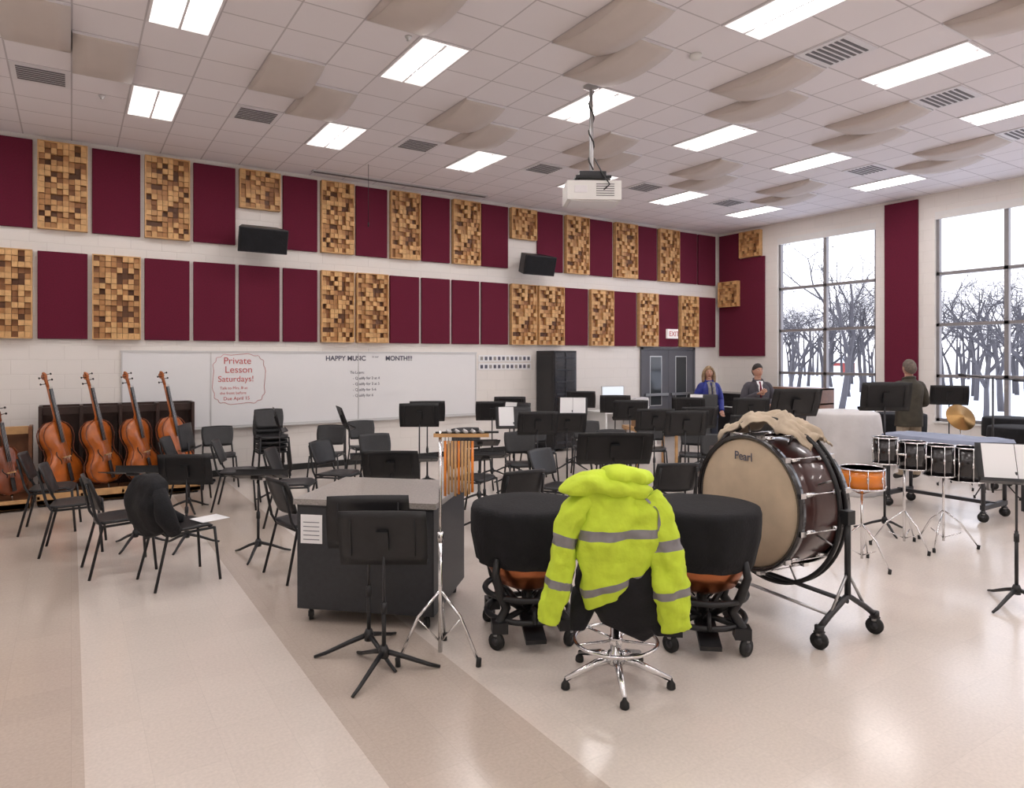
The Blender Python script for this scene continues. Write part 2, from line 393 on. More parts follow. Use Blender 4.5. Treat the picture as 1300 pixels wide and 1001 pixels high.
# exit sign
q=MB(); q.bb(-.17,.17,-.06,0,-.11,.11,'exit'); q.obj('exit_sign',(11.80,Y1-.055,2.42)); 
def text(s,loc,size,k,parent=None,rot=(90,0,0),name='lettering',bold=0):
    cu=bpy.data.curves.new(name,'FONT'); cu.body=s; cu.size=size; cu.extrude=.0006; cu.offset=bold
    o=bpy.data.objects.new(name,cu); COL.objects.link(o); o.rotation_euler=[math.radians(a) for a in rot]; o.location=loc
    cu.materials.append(M[k])
    if parent: o.parent=parent
    return o
ex=bpy.data.objects['exit_sign']; text('EXIT',(-.13,-.062,-.055),.16,'inkred',ex,bold=.002)
# whiteboard
q=MB(); a,c,z0,z1=.62,6.55,.78,1.95; YW=Y1-.002
q.bb(a,c,YW-.02,YW,z0,z1,'wb')
for zz in(z0,z1): q.bb(a-.02,c+.02,YW-.03,YW,zz-.015,zz+.015,'alu')
for xx in(a,1.82,4.2,c): q.bb(xx-.008,xx+.008,YW-.028,YW,z0,z1,'alu')
q.bb(a,c,YW-.09,YW,z0-.03,z0-.015,'alu')
wb=q.obj('whiteboard')
y=Y1-.026
for i,(s,sz) in enumerate((('Private',.15),('Lesson',.15),('Saturdays!',.13),('Talk to Mrs. B at',.06),('the front before',.06),('Due April 15',.075))):
    text(s,(1.92+[.08,.1,0,.03,.03,.08][i],y,1.76-[0,.14,.28,.40,.48,.57][i],),sz,'inkred',wb)
pts=[];q=MB()
for t in range(60):
    an=t*2*math.pi/60; w_=1+.03*math.sin(an*14)
    pts.append((2.24+.39*w_*math.copysign(abs(math.cos(an))**.5,math.cos(an)),y,1.52+.39*w_*math.copysign(abs(math.sin(an))**.5,math.sin(an))))
q.tube(pts,.003,'inkred',4,closed=True); q.obj('marker_outline',parent=wb)
text('HAPPY MUSIC',(3.62,y,1.81),.115,'ink',wb,bold=.003); text('in our',(4.45,y,1.86),.05,'ink',wb); text('MONTH!!!',(4.70,y,1.81),.115,'ink',wb,bold=.003)
for i,s in enumerate(('To Learn:','- Qualify for 2 at 4','- Qualify for 3 at 5','- Qualify for 5-6','- Qualify for 6')):
    text(s,(4.05+.05*(i>0),y,1.58-.10*i),.065,'ink',wb)
for i in range(2):
    q=MB(); q.bb(6.62,7.85,Y1-.012,Y1-.002,1.78-i*.16,1.91-i*.16,'paper')
    for j in range(12): q.bb(6.66+j*.1,6.72+j*.1,Y1-.014,Y1-.012,1.81-i*.16,1.88-i*.16,'ink' if (j+i)%3 else 'cabtop')
    q.obj('wall_poster')

# ------------------------------------------------------------------ server rack, desk, computer
q=MB(); q.bb(-.28,.28,-.3,.3,.06,2.0,'black'); q.bb(-.26,.26,-.31,-.3,.1,1.96,'rim')
for j in range(22): q.bb(-.22,.22,-.318,-.31,.16+j*.08,.20+j*.08,'rim' if j%3 else 'darksteel')
q.bb(-.01,.01,-.325,-.31,.1,1.96,'darksteel'); 
for sx in(-.24,.24):
    for sy in(-.26,.26): q.cyl((sx,sy,0),(sx,sy,.07),.025,'rubber')
q.bb(-.285,-.28,-.24,.24,.2,1.9,'black')
q.obj('server_rack',(8.24,11.1,0),bevel=.005)
q=MB(); q.bb(-.75,.75,-.35,.35,.71,.75,'white')
for sx in(-.7,.7):
    q.bb(sx-.02,sx+.02,-.33,.33,0,.71,'white')
q.bb(-.7,.7,.28,.3,.3,.71,'white'); q.bb(.3,.68,-.3,.25,.05,.7,'vent')
for j in range(3): q.bb(.33,.65,-.31,-.3,.1+.2*j,.27+.2*j,'white')
q.obj('teacher_desk',(9.85,10.95,0),bevel=.004)
q=MB(); q.box((0,0,.33),(.55,.03,.36),'alu'); q.box((0,-.017,.35),(.51,.006,.29),'screen'); q.box((0,.06,.09),(.12,.02,.18),'alu'); q.box((0,.03,.006),(.2,.18,.012),'alu')
q.obj('desktop_computer',(9.65,11.0,.75),-10,bevel=.003)
q=MB(); q.box((0,0,.11),(.42,.36,.22),'white'); q.box((0,-.1,.235),(.36,.2,.03),'vent'); q.box((0,-.22,.05),(.3,.1,.01),'paper'); q.obj('printer',(10.32,11.0,.75),0,bevel=.01)

# ------------------------------------------------------------------ chairs and stands
def chair_mesh():
    q=MB()
    def seat(u,v):
        x=u*.22*math.sqrt(1-.22*v*v); y=v*.205*math.sqrt(1-.18*u*u)
        return (x,y,.455+.012*u*u-.012*(1-v)*.5-(.03*max(0,v-.7)**2*8))
    q.sheet(10,10,seat,.022,'plastic')
    def back(u,v):
        x=u*(.215+.012*v)*math.sqrt(1-.16*v*v); z=.70+v*.145*math.sqrt(1-.12*u*u)
        return (x,-.245-.05*v+.03*u*u+.0,z)
    q.sheet(10,8,back,.018,'plastic')
    for s in(-1,1):
        q.tube([(s*.2,.20,.44),(s*.235,.235,.0)],.012,'black',8)
        q.tube([(s*.235,-.27,0),(s*.205,-.17,.42),(s*.2,-.215,.50),(s*.19,-.255,.68),(s*.18,-.285,.80)],.012,'black',8)
        q.tube([(s*.2,.20,.435),(s*.205,-.17,.425)],.011,'black',8)
    q.tube([(-.2,.19,.43),(.2,.19,.43)],.009,'black',6); q.tube([(-.2,-.17,.42),(.2,-.17,.42)],.009,'black',6)
    return q.mesh('chair')
CH=chair_mesh()
# (x,y,yaw,fixed) yaw: direction the sitter faces (0 = +Y)
chairs=[(.37,6.92,-80,1),(.774,6.31,-75,1),(.04,7.85,-95,1),(-.17,8.9,-100,1),(1.80,10.6,180,0),(3.15,9.87,150,0),(2.10,7.75,-120,0),(1.70,5.92,-85,1),
(1.74,8.95,-110,0),(1.25,9.6,-110,0),(3.45,5.35,-10,1),(5.01,4.88,-20,1),(3.30,8.5,175,0),(3.95,6.95,-150,0),(2.72,8.1,-140,0),(5.05,7.55,160,0),(4.45,5.95,-160,0),(6.95,5.95,120,0),
(6.25,7.1,150,0),(5.9,8.4,165,0),(4.75,8.4,170,0),(7.62,6.9,130,0),(7.55,7.7,140,0),(6.8,8.35,150,0),(3.9,10.3,180,0),(8.6,6.9,120,0),(12.2,8.3,90,0),(12.4,7.2,80,0),(5.5,6.2,-170,0)]
stands=[(3.62,8.14,1.08,150,15),(2.42,5.75,.86,150,30),(4.9,7.0,1.0,155,20),(3.75,6.35,.80,160,75),(3.14,8.69,1.02,80,20),(2.31,9.22,1.0,80,15),
(.52,7.65,.74,150,78),(.95,7.35,.72,150,15),(5.45,9.0,1.0,150,20),(6.23,4.31,1.36,150,25),(7.28,3.95,1.40,140,15),(11.2,5.1,1.25,120,20),(1.47,6.65,.76,150,75),
(6.05,5.62,1.05,150,20),(6.46,6.54,1.0,150,20),(6.88,7.46,1.05,150,20),(5.9,9.2,1.05,150,20),(7.6,8.6,1.05,140,20),(8.15,7.5,1.05,130,20),(3.18,6.9,.74,155,75),(4.3,8.9,1.05,155,20),
(7.6,9.5,1.08,140,20),(5.6,7.3,.95,150,30),(6.7,5.2,1.0,140,20),(8.1,6.3,1.1,140,20),(4.35,7.5,.78,155,70),(1.2,9.1,.85,65,10),(7.2,6.45,1.0,150,20),(2.9,7.4,.74,170,70)]
items=[[a,b_,f,.30] for a,b_,r_,f in chairs]+[[a,b_,0,.20] for a,b_,*_ in stands]
obst=[(2.50,3.80,.5),(3.51,3.08,.5),(1.98,4.80,.62),(8.4,8.6,.5),(9.15,5.55,.6),(9.81,8.54,.3),(9.72,7.41,.3),(2.55,10.7,.35)]
for it in range(80):
    for i in range(len(items)):
        for j_ in range(len(items)):
            if i==j_ or items[i][2]: continue
            dx=items[i][0]-items[j_][0];dy=items[i][1]-items[j_][1];d=math.hypot(dx,dy)+1e-6
            mn=items[i][3]+items[j_][3]+.03
            if i>=len(chairs) and j_>=len(chairs): mn=.45
            if d<mn: p=(mn-d)*.5/d; items[i][0]+=dx*p; items[i][1]+=dy*p
        if not items[i][2]:
            for ox,oy,orr in obst:
                dx=items[i][0]-ox;dy=items[i][1]-oy;d=math.hypot(dx,dy)
                mn=orr+items[i][3]*.8
                if d<mn: p=(mn-d)/d; items[i][0]+=dx*p; items[i][1]+=dy*p
for (a,b_,r,f),it in zip(chairs,items): put(CH,'orchestra_chair',(it[0],it[1],0),r+random.uniform(-5,5))
stands=[(it[0],it[1])+s_[2:] for s_,it in zip(stands,items[len(chairs):])]
# stack of chairs
e=empty('stacked_chairs',(2.55,10.72,0),178)
for i in range(4): put(CH,'chair_%d'%i,(0,.035*i,.0+.075*i),0,parent=e)

def stand(h=1.0,tilt=20,w=.51,hh=.32,paper=0,leg=.30,base_rot=0):
    """shaft + desk + 3 leg base; player's side is -Y, desk back faces +Y; tilt from vertical (deg)"""
    q=MB()
    q.cyl((0,0,.10),(0,0,h*.55),.013,'black'); q.cyl((0,0,h*.5),(0,0,h-.02),.009,'darksteel')
    q.cyl((0,0,h*.5-.03),(0,0,h*.5+.03),.018,'black')
    q.lathe([(.028,.09),(.032,.13),(.02,.16)],'black',12)
    for i in range(3):
        t=math.radians(base_rot+90+120*i); c,s_=math.cos(t),math.sin(t)
        q.tube([(c*.01,s_*.01,.125),(c*.12,s_*.12,.085),(c*leg*.8,s_*leg*.8,.028),(c*leg,s_*leg,.010)],[.018,.016,.013,.010],'black',6,flat=.9)
    R=RX(-tilt)
    T0=TR((0,0,h))@R
    q.T=T0
    def desk(u,v): return (u*w/2*math.sqrt(1-.05*v*v),.02+.008*u*u*0,v*hh/2*math.sqrt(1-.05*u*u)+.05)
    q.sheet(8,6,desk,.006,'black')
    q.box((0,-.02,.05-hh/2),(w*.97,.075,.006),'black'); q.box((0,-.057,.05-hh/2+.01),(w*.97,.004,.022),'black')
    q.box((0,.035,.04),(.07,.03,.12),'black')
    for s_ in(-1,1): q.tube([(s_*w*.36,.028,-.06),(s_*w*.36,.028,.17)],.004,'black',5)
    if paper:
        q.box((-.1,.012,.06),(.21,.003,.28),'paper'); 
        if paper>1: q.box((.115,.012,.06),(.21,.003,.28),'paper')
    q.T=Matrix()
    return q
ST={}
def pst(x,y,h,yaw,tilt=20,w=.51,paper=0,hh=.32,base=0,leg=.30):
    key=(h,tilt,w,paper,hh,base,leg)
    if key not in ST: ST[key]=stand(h,tilt,w,hh,paper,leg,base).mesh('music_stand')
    put(ST[key],'music_stand',(x,y,0),yaw)
for a,b_,h,yw,t in stands: pst(a,b_,h,yw,t)
pst(3.74,4.25,1.08,148,30,w=.62)
pst(5.18,7.97,.98,-25,20,paper=1); pst(5.5,8.45,1.0,-70,15,paper=1); pst(7.05,9.05,1.0,-40,20,paper=2); pst(8.9,7.9,1.05,-60,20,paper=1)
pst(5.92,2.23,1.02,-55,25,w=.5,paper=2,leg=.32,base=20)
# front pair of stands
pst(1.56,4.06,.79,152,8,w=.51,hh=.34,leg=.33,base=35)
pst(1.545,3.78,.755,147,12,w=.52,hh=.34,leg=.33,base=-20)

# ------------------------------------------------------------------ cabinet on casters
q=MB(); w,d=.99,.85
q.bb(-w/2,w/2,-d/2,d/2,.10,.83,'cabside'); q.bb(-w/2-.02,w/2+.02,-d/2-.02,d/2+.02,.83,.87,'cabtop')
q.bb(-w/2+.01,w/2-.01,-d/2-.006,-d/2,.12,.81,'cabside')
q.bb(-w/2+.03,-w/2+.19,-d/2-.009,-d/2-.006,.56,.76,'paper')
for j in range(5): q.bb(-w/2+.05,-w/2+.17,-d/2-.011,-d/2-.009,.585+.03*j,.59+.03*j,'ink')
def caster(q,x,y,r=.045,k='rubber',rz=0):
    c,s_=math.cos(rz),math.sin(rz)
    q.cyl((x-c*.014,y-s_*.014,r),(x+c*.014,y+s_*.014,r),r,k,n=16); q.cyl((x-c*.02,y-s_*.02,r),(x+c*.02,y+s_*.02,r),r*.45,'darksteel',n=12)
    q.cyl((x,y,r*1.6),(x,y,r*2.4),r*.4,'steel',n=10); q.box((x,y,r*2.0),(.05,.05,.01),'darksteel')
for sx in(-1,1):
    for sy in(-1,1): caster(q,sx*(w/2-.07),sy*(d/2-.07),.045,'rubber',.5)
cab=q.obj('rolling_equipment_cabinet',(1.98,4.80,0),-42.8,bevel=.004)

# ------------------------------------------------------------------ timpani
def timp(R,name,x,y,rz,H0=.87):
    q=MB(); 
    prof=[(.02,H0-.56),(R*.35,H0-.55),(R*.65,H0-.50),(R*.85,H0-.38),(R*.93,H0-.22),(R*.95,H0-.03)]
    q.lathe(prof,'copper',40)
    q.ring((0,0,H0-.02),R+.015,.013,'darksteel')
    def wv(t,r,z): 
        k=max(0,(H0-z)/.30); return 1+k*(.018*math.sin(9*t+.5)+.012*math.sin(17*t)+.02*math.sin(4*t+1))
    cv=[(R*.02,H0+.012),(R*.5,H0+.012),(R*.97,H0+.01),(R+.035,H0),(R+.045,H0-.03),(R+.045,H0-.09),(R+.04,H0-.18),(R+.02,H0-.27),(R+.0,H0-.36),(R-.015,H0-.36),(R+.02,H0-.1)]
    q.lathe(cv,'blackcloth',72,wav=wv)
    for i in range(4):
        t=math.radians(45+90*i); c,s_=math.cos(t),math.sin(t)
        q.tube([(c*(R-.01),s_*(R-.01),H0-.3),(c*(R+.01),s_*(R+.01),H0-.40),(c*(R-.04),s_*(R-.04),H0-.53),(c*(R-.10),s_*(R-.10),H0-.64),(c*(R-.03),s_*(R-.03),.16),(c*(R-.01),s_*(R-.01),.11)],[.022,.026,.032,.032,.034,.026],'black',8)
        q.box((c*(R-.03),s_*(R-.03),.14),(.10,.10,.07),'black'); caster(q,c*(R+.0),s_*(R+.0),.055,'rubber',t)
        q.tube([(c*(R-.10),s_*(R-.10),.30),(c*.04,s_*.04,.16)],.022,'black',6)
    q.ring((0,0,H0-.56),R-.05,.020,'black'); q.ring((0,0,.17),R-.06,.020,'black')
    for i in range(2):
        t=math.radians(45+90*i);c,s_=math.cos(t)*(R-.06),math.sin(t)*(R-.06); q.cyl((c,s_,.17),(-c,-s_,.17),.02,'black')
    q.cyl((0,0,.15),(0,0,H0-.54),.04,'black')
    q.box((0,-R*.55,.12),(.13,.34,.03),'black',RX(14).to_3x3()); q.tube([(0,-R*.3,.17),(0,-R*.8,.26),(0,-R*.9,.17)],.014,'black',6)
    for i in range(6):
        t=i*math.pi/3; q.cyl((math.cos(t)*(R-.02),math.sin(t)*(R-.02),H0-.3),(math.cos(t)*.05,math.sin(t)*.05,H0-.6),.006,'darksteel',n=6)
    return q.obj(name,(x,y,0),rz)
timp(.335,'timpani',2.58,3.80,-25,.875); timp(.325,'timpani',3.49,3.09,-40,.885)

# ------------------------------------------------------------------ bass drum on suspended ring stand (axis along local X)
q=MB(); R=.460; D=.44; zc=.81
q.T=TR((0,0,zc))@RY(90)@RZ(0)   # local z -> +x
q.lathe([(R-.005,-D/2),(R,-D/2+.01),(R,D/2-.01),(R-.005,D/2)],'drumshell',64)
for z in(-D/2,D/2):
    s_=1 if z>0 else -1
    q.lathe([(R+.022,z-.03*1),(R+.026,z-.028),(R+.026,z+.028),(R+.015,z+.03),(R-.002,z+.022),(R-.004,z-.02),(R+.02,z-.03)],'rim',64,cap=False)
    q.lathe([(.01,z+s_*.012),(R*.5,z+s_*.012),(R-.01,z+s_*.010),(R-.002,z+s_*.004)],'drumhead',64)
for i in range(12):
    t=2*math.pi*(i+.5)/12; c,s_=math.cos(t),math.sin(t)
    q.cyl((c*(R+.035),s_*(R+.035),-D/2-.02),(c*(R+.035),s_*(R+.035),D/2+.02),.005,'chrome',n=6)
    for z in(-.13,.13): q.cyl((c*(R+.02),s_*(R+.02),z-.035),(c*(R+.02),s_*(R+.02),z+.035),.016,'chrome',n=8)
    for z in(-D/2,D/2): q.box((c*(R+.03),s_*(R+.03),z),(.035,.035,.05),'chrome')
q.ring((0,0,0),.595,.016,'black',n=72); q.ring((0,0,.06),.595,.012,'black',n=72)
for i in range(8):
    t=2*math.pi*(i+.5)/8; c,s_=math.cos(t),math.sin(t); q.cyl((c*(R+.0),s_*(R+.0),0),(c*.595,s_*.595,.02),.007,'steel',n=6)
q.T=Matrix()
for s_ in(-1,1):
    yy=s_*.65
    q.tube([(0,s_*.595,zc),(0,yy,zc)],.02,'darksteel',8); q.tube([(0,yy,zc+.03),(0,yy,.30)],.020,'black',8)
    q.box((0,yy,zc),(.07,.06,.09),'black')
    q.tube([(-.27,yy,.13),(-.17,yy,.20),(0,yy,.30),(.17,yy,.20),(.27,yy,.13)],.020,'darksteel',8)
    q.tube([(0,yy,.45),(-.17,yy,.20)],.010,'steel',6); q.tube([(0,yy,.45),(.17,yy,.20)],.010,'steel',6)
    for x_ in(-.27,.27):
        caster(q,x_,yy,.055,'rubber',.3); q.lathe([(.0,.11),(.03,.112),(.03,.15),(.0,.151)],'black',10,TR((x_,yy,0)))
q.tube([(0,-.65,.26),(0,.65,.26)],.016,'darksteel',8); q.tube([(-.17,-.65,.20),(-.17,.65,.20)],.012,'steel',8)
bdl=(4.33,3.20,0); bda=-6
bdo=q.obj('concert_bass_drum',bdl,bda)
text('Pearl',(-.236,.11,zc+.30),.085,'ink',bdo,rot=(90,0,-90),bold=.001)
def clothblob(name,c,r,k,seed,amp=.25,rz=0,fr=6,flat=-.3):
    q=MB()
    def fn(p):
        nn=noise.noise(V((p.x,p.y,p.z))*fr+V((seed,seed*2,0)))+.5*noise.noise(V((p.x,p.y,p.z))*fr*2.3+V((seed,0,3)))
        p=p*(1+amp*nn); 
        if p.z<flat*r[2]: p.z=flat*r[2]+(p.z-flat*r[2])*.1
        return p
    q.sphere((0,0,0),r,k,48,32,fn); return q.obj(name,c,rz)
q=MB()
def dr(u,v):
    a=u*.70-.02; ny=noise.noise(V((u*4,v*4,1)))*.04
    rr_=.635+.014*math.sin(v*5+u*9)+ny
    return (.03+v*.14*(1-.3*u*u)+.035*math.sin(u*8),-math.sin(a)*rr_,zc+math.cos(a)*rr_-abs(v)**2*.08+.03*noise.noise(V((u*6,v*6,4))))
q.sheet(44,24,dr,.010,'beige'); q.obj('draped_cloth',bdl,bda)
clothblob('plastic_bag',(4.05,3.80,.085),(.14,.11,.11),'bag',4,.45,fr=9,flat=-.72)

# ------------------------------------------------------------------ snare on stand
def tripod(q,x,y,htop,leg=.26,zj=.22,k='chrome',rot=0):
    q.cyl((x,y,.06),(x,y,htop),.012,k)
    for i in range(3):
        t=math.radians(rot+120*i);c,s_=math.cos(t),math.sin(t)
        q.tube([(x,y,zj+.12),(x+c*leg*.5,y+s_*leg*.5,zj),(x+c*leg,y+s_*leg,.015)],.008,k,6)
        q.cyl((x,y,.09),(x+c*leg*.5,y+s_*leg*.5,zj*.62),.005,k,n=6)
        q.cyl((x+c*leg*.98,y+s_*leg*.98,.0),(x+c*leg,y+s_*leg,.04),.014,'rubber')
def drum(q,x,y,z0,z1,r,k,head='paper'):
    m_=TR((x,y,0)); 
    q.lathe([(r,z0),(r,z1)],k,36,m_)
    for z in(z0,z1): q.ring((x,y,z),r+.008,.008,'chrome',n=36,m=6)
    q.lathe([(.005,z1+.003),(r-.004,z1+.003)],head,36,m_)
    for i in range(8):
        t=i*math.pi/4;c,s_=math.cos(t),math.sin(t); q.cyl((x+c*(r+.012),y+s_*(r+.012),z0),(x+c*(r+.012),y+s_*(r+.012),z1),.004,'chrome',n=6)
        q.cyl((x+c*(r+.006),y+s_*(r+.006),(z0+z1)/2-.025),(x+c*(r+.006),y+s_*(r+.006),(z0+z1)/2+.025),.01,'chrome',n=6)
q=MB(); tripod(q,0,0,.66,.28,.25,rot=20); drum(q,0,0,.70,.87,.178,'orange')
for i in range(3):
    t=math.radians(120*i+50); q.tube([(0,0,.64),(math.cos(t)*.18,math.sin(t)*.18,.69),(math.cos(t)*.195,math.sin(t)*.195,.73)],.008,'chrome',6)
q.obj('snare_drum',(5.93,3.42,0))
# concert tom set on two stands
e=MB(); tripod(e,.0,.0,.92,.30,.24,rot=10); tripod(e,.34,-.20,.92,.30,.24,rot=70)
for (xx,yy,r,h0,h1) in((-.12,.12,.105,.82,1.07),(.07,-.04,.118,.77,1.03),(.27,-.19,.13,.71,1.00),(.49,-.34,.142,.66,.98)):
    drum(e,xx,yy,h0,h1,r,'rim')
e.tube([(-.12,.02,.92),(.49,-.43,.86)],.012,'chrome',8)
e.tube([(0,0,.9),(0,-.10,.88)],.012,'chrome'); e.tube([(.34,-.20,.9),(.34,-.31,.88)],.012,'chrome')
e.obj('concert_tom_drums',(6.84,3.52,0))

# ------------------------------------------------------------------ bar chimes stand
q=MB()
q.cyl((0,0,.04),(0,0,.75),.014,'chrome'); q.cyl((0,0,.7),(0,0,1.40),.010,'chrome'); q.cyl((0,0,.72),(0,0,.78),.02,'chrome')
for i in range(3):
    t=math.radians([-25,90,205][i]-33);c,s_=math.cos(t),math.sin(t)
    q.tube([(0,0,.42),(c*.14,s_*.14,.28),(c*.27,s_*.27,.02)],.010,'chrome',6); q.cyl((0,0,.1),(c*.14,s_*.14,.26),.006,'chrome',n=6)
    q.cyl((c*.265,s_*.265,0),(c*.27,s_*.27,.05),.016,'rubber')
q.T=RZ(-33)
q.box((.13,0,1.375),(.34,.03,.022),'maple'); q.tube([(-.03,0,1.39),(.36,0,1.395)],.008,'black',6)
for i in range(9):
    x_=.03+.021*i; L=.34-.012*(i%3)
    q.cyl((x_,0,1.37),(x_,0,1.34),.002,'black',n=4); q.cyl((x_,0,1.34),(x_,.0,1.34-L),.0085,'orange' if i%4==0 else 'maple',n=8)
for i in range(5): q.cyl((.05+.05*i,0,1.39),(.06+.05*i,0,1.405),.02,'steel',n=8)
q.T=Matrix()
q.obj('bar_chimes_on_stand',(1.91,3.77,0))

# ------------------------------------------------------------------ stool with jackets
def rings(spec,n,seed,amp,fr=7,pw=.75):
    out=[]
    for (cx,cy,z,rx,ry,tx,tz) in spec:
        ring=[]
        for k in range(n):
            t=2*math.pi*k/n; c,s_=math.cos(t),math.sin(t)
            c=math.copysign(abs(c)**pw,c); s_=math.copysign(abs(s_)**pw,s_)
            p=V((cx+rx*c,cy+ry*s_,z+tx*rx*c))
            d=V((c,s_,0)).normalized(); nz=noise.noise(V((p.x*fr,p.y*fr,p.z*fr*.6+seed)))+.5*noise.noise(V((p.x*fr*2.2,p.y*fr*2.2,p.z*fr*1.5+seed)))
            ring.append(p+d*nz*amp)
        out.append(ring)
    return out
def interp(keys,N):
    out=[]
    for i in range(N):
        t=i/(N-1)*(len(keys)-1); a=min(int(t),len(keys)-2); f=t-a
        p0=keys[max(a-1,0)];p1=keys[a];p2=keys[a+1];p3=keys[min(a+2,len(keys)-1)]
        out.append(tuple(.5*((2*p1[j])+(-p0[j]+p2[j])*f+(2*p0[j]-5*p1[j]+4*p2[j]-p3[j])*f*f+(-p0[j]+3*p1[j]-3*p2[j]+p3[j])*f**3) for j in range(len(p1))))
    return out
e=empty('drum_stool_with_jacket',(2.62,2.96,0),-32.87)
q=MB()
for i in range(5):
    t=math.radians(72*i+90-180);c,s_=math.cos(t),math.sin(t)
    q.tube([(c*.02,s_*.02,.13),(c*.12,s_*.12,.12),(c*.31,s_*.31,.055)],[.026,.022,.015],'chrome',8)
    q.lathe([(.02,0),(.026,.006),(.024,.03),(.012,.045),(.008,.06)],'rubber',12,TR((c*.31,s_*.31,0)))
    q.cyl((c*.03,s_*.03,.235),(c*.235,s_*.235,.235),.008,'chrome',n=6)
q.lathe([(.045,.10),(.05,.12),(.045,.17),(.03,.18),(.03,.42)],'chrome',20); q.cyl((0,0,.4),(0,0,.62),.02,'chrome')
q.lathe([(.035,.21),(.04,.22),(.04,.25),(.035,.26)],'chrome',20)
q.ring((0,0,.235),.235,.011,'chrome')
q.lathe([(.02,.60),(.18,.60),(.20,.63),(.195,.67),(.15,.69),(.01,.69)],'plastic',32)
q.tube([(0,-.03,.60),(0,-.2,.60),(0,-.25,.66),(0,-.24,.95)],.014,'black',8)
def bk(u,v): return (u*.19*math.sqrt(1-.3*v*v),-.23+.06*u*u,.98+.10*v)
q.sheet(10,6,bk,.05,'plastic')
q.obj('stool',parent=e)
q=MB(); q.T=TR((-.005,0,.118))@Matrix.Diagonal((.94,1,.915,1))
keys=[(-.07,-.27,.49,.14,.05,.45,0),(-.05,-.26,.60,.19,.09,.30,0),(-.03,-.25,.72,.225,.115,.14,0),(-.02,-.24,.86,.24,.125,.05,0),(-.02,-.23,.97,.245,.12,0,0),(-.03,-.22,1.05,.235,.11,-.10,0),(-.05,-.22,1.12,.16,.09,-.15,0)]
sp_=interp(keys,70); kk=[]
for i in range(69):
    z=(sp_[i][2]+sp_[i+1][2])/2
    kk.append('reflect' if (.855<z<.905) or (.565<z<.61) else 'hiviz')
rg=rings(sp_,72,3,.036,9); q.loft(rg,kk)
for side,(ia) in (('f',64),('h',11),('j',26)):
    vs=[];fs=[]
    for i in range(38,70):
        for d_ in(-1,0,1):
            p=rg[i][(ia+d_)%72]; c=V((sp_[i][0],sp_[i][1],p.z)); vs.append(p+(p-c).normalized()*.006)
    n_=32
    for i in range(n_-1):
        for d_ in range(2): a=i*3+d_; fs.append((a,a+1,a+4,a+3))
    q.add(vs,fs,'reflect',True)
def sleeve(keys,seed,bands):
    NN=56; pts=interp(keys,NN); N=28; rgs=[]; ks=[]
    for i,p in enumerate(pts):
        a=V(pts[max(i-1,0)][:3]);b=V(pts[min(i+1,NN-1)][:3]); t=(b-a).normalized()
        u=t.cross(V((0,1,0))).normalized(); w=u.cross(t).normalized(); ring=[]
        for k in range(N):
            an=2*math.pi*k/N; d=u*math.cos(an)*p[3]+w*math.sin(an)*p[4]
            nz=noise.noise(V((math.cos(an)*1.6,i*.13,seed+math.sin(an)*1.6)))+.7*noise.noise(V((math.cos(an)*3.2,i*.26,seed+math.sin(an)*3.2)))
            ring.append(V(p[:3])+d*(1+.28*nz))
        rgs.append(ring)
    for i in range(NN-1):
        z=(pts[i][2]+pts[i+1][2])/2; ks.append('reflect' if any(a<z<b for a,b in bands) else 'hiviz')
    q.loft(rgs,ks)
sleeve([(-.18,-.22,1.06,.07,.08),(-.26,-.23,.99,.078,.085),(-.315,-.25,.85,.075,.08),(-.34,-.26,.72,.072,.07),(-.37,-.27,.58,.072,.065),(-.395,-.27,.46,.07,.06),(-.42,-.27,.355,.068,.05)],2,[(.80,.85),(.56,.61)])
sleeve([(.14,-.22,1.07,.07,.08),(.20,-.24,.98,.085,.095),(.235,-.27,.83,.095,.09),(.25,-.29,.70,.097,.08),(.26,-.30,.57,.10,.075),(.28,-.29,.44,.095,.07),(.30,-.28,.32,.085,.055)],9,[(.775,.83),(.52,.57)])
def hood(p):
    nn=noise.noise(p*6+V((1,4,2)))+.7*noise.noise(p*14); p=p*(1+.28*nn)
    p.z+= -.10*p.x+ -1.2*min(0,p.x+.05)**2; return p
q.sphere((-.09,-.23,1.15),(.235,.13,.075),'hiviz',56,32,hood)
def hood2(p):
    nn=noise.noise(p*7+V((5,1,2)))+.6*noise.noise(p*15); return p*(1+.30*nn)
q.sphere((.03,-.20,1.19),(.15,.12,.07),'hiviz',48,28,hood2)
q.obj('hiviz_jacket',parent=e)
q=MB()
bkk=[(.02,-.16,.36,.12,.07,-.5,0),(.02,-.15,.44,.19,.13,-.3,0),(.02,-.13,.53,.24,.18,-.1,0),(.02,-.12,.64,.26,.21,0,0),(.02,-.12,.74,.23,.19,0,0),(.02,-.14,.80,.18,.12,0,0)]
q.loft(rings(interp(bkk,30),40,8,.03),'blackcloth')
bkk=[(.22,-.22,.36,.05,.05,0,0),(.19,-.2,.44,.08,.08,0,0),(.15,-.18,.56,.10,.10,0,0)]
q.loft(rings(interp(bkk,16),24,5,.02),'blackcloth')
bkk=[(-.24,-.2,.38,.04,.04,0,0),(-.22,-.18,.46,.06,.06,0,0),(-.17,-.16,.58,.08,.08,0,0)]
q.loft(rings(interp(bkk,16),24,5,.02),'blackcloth'); q.obj('black_coat',parent=e)
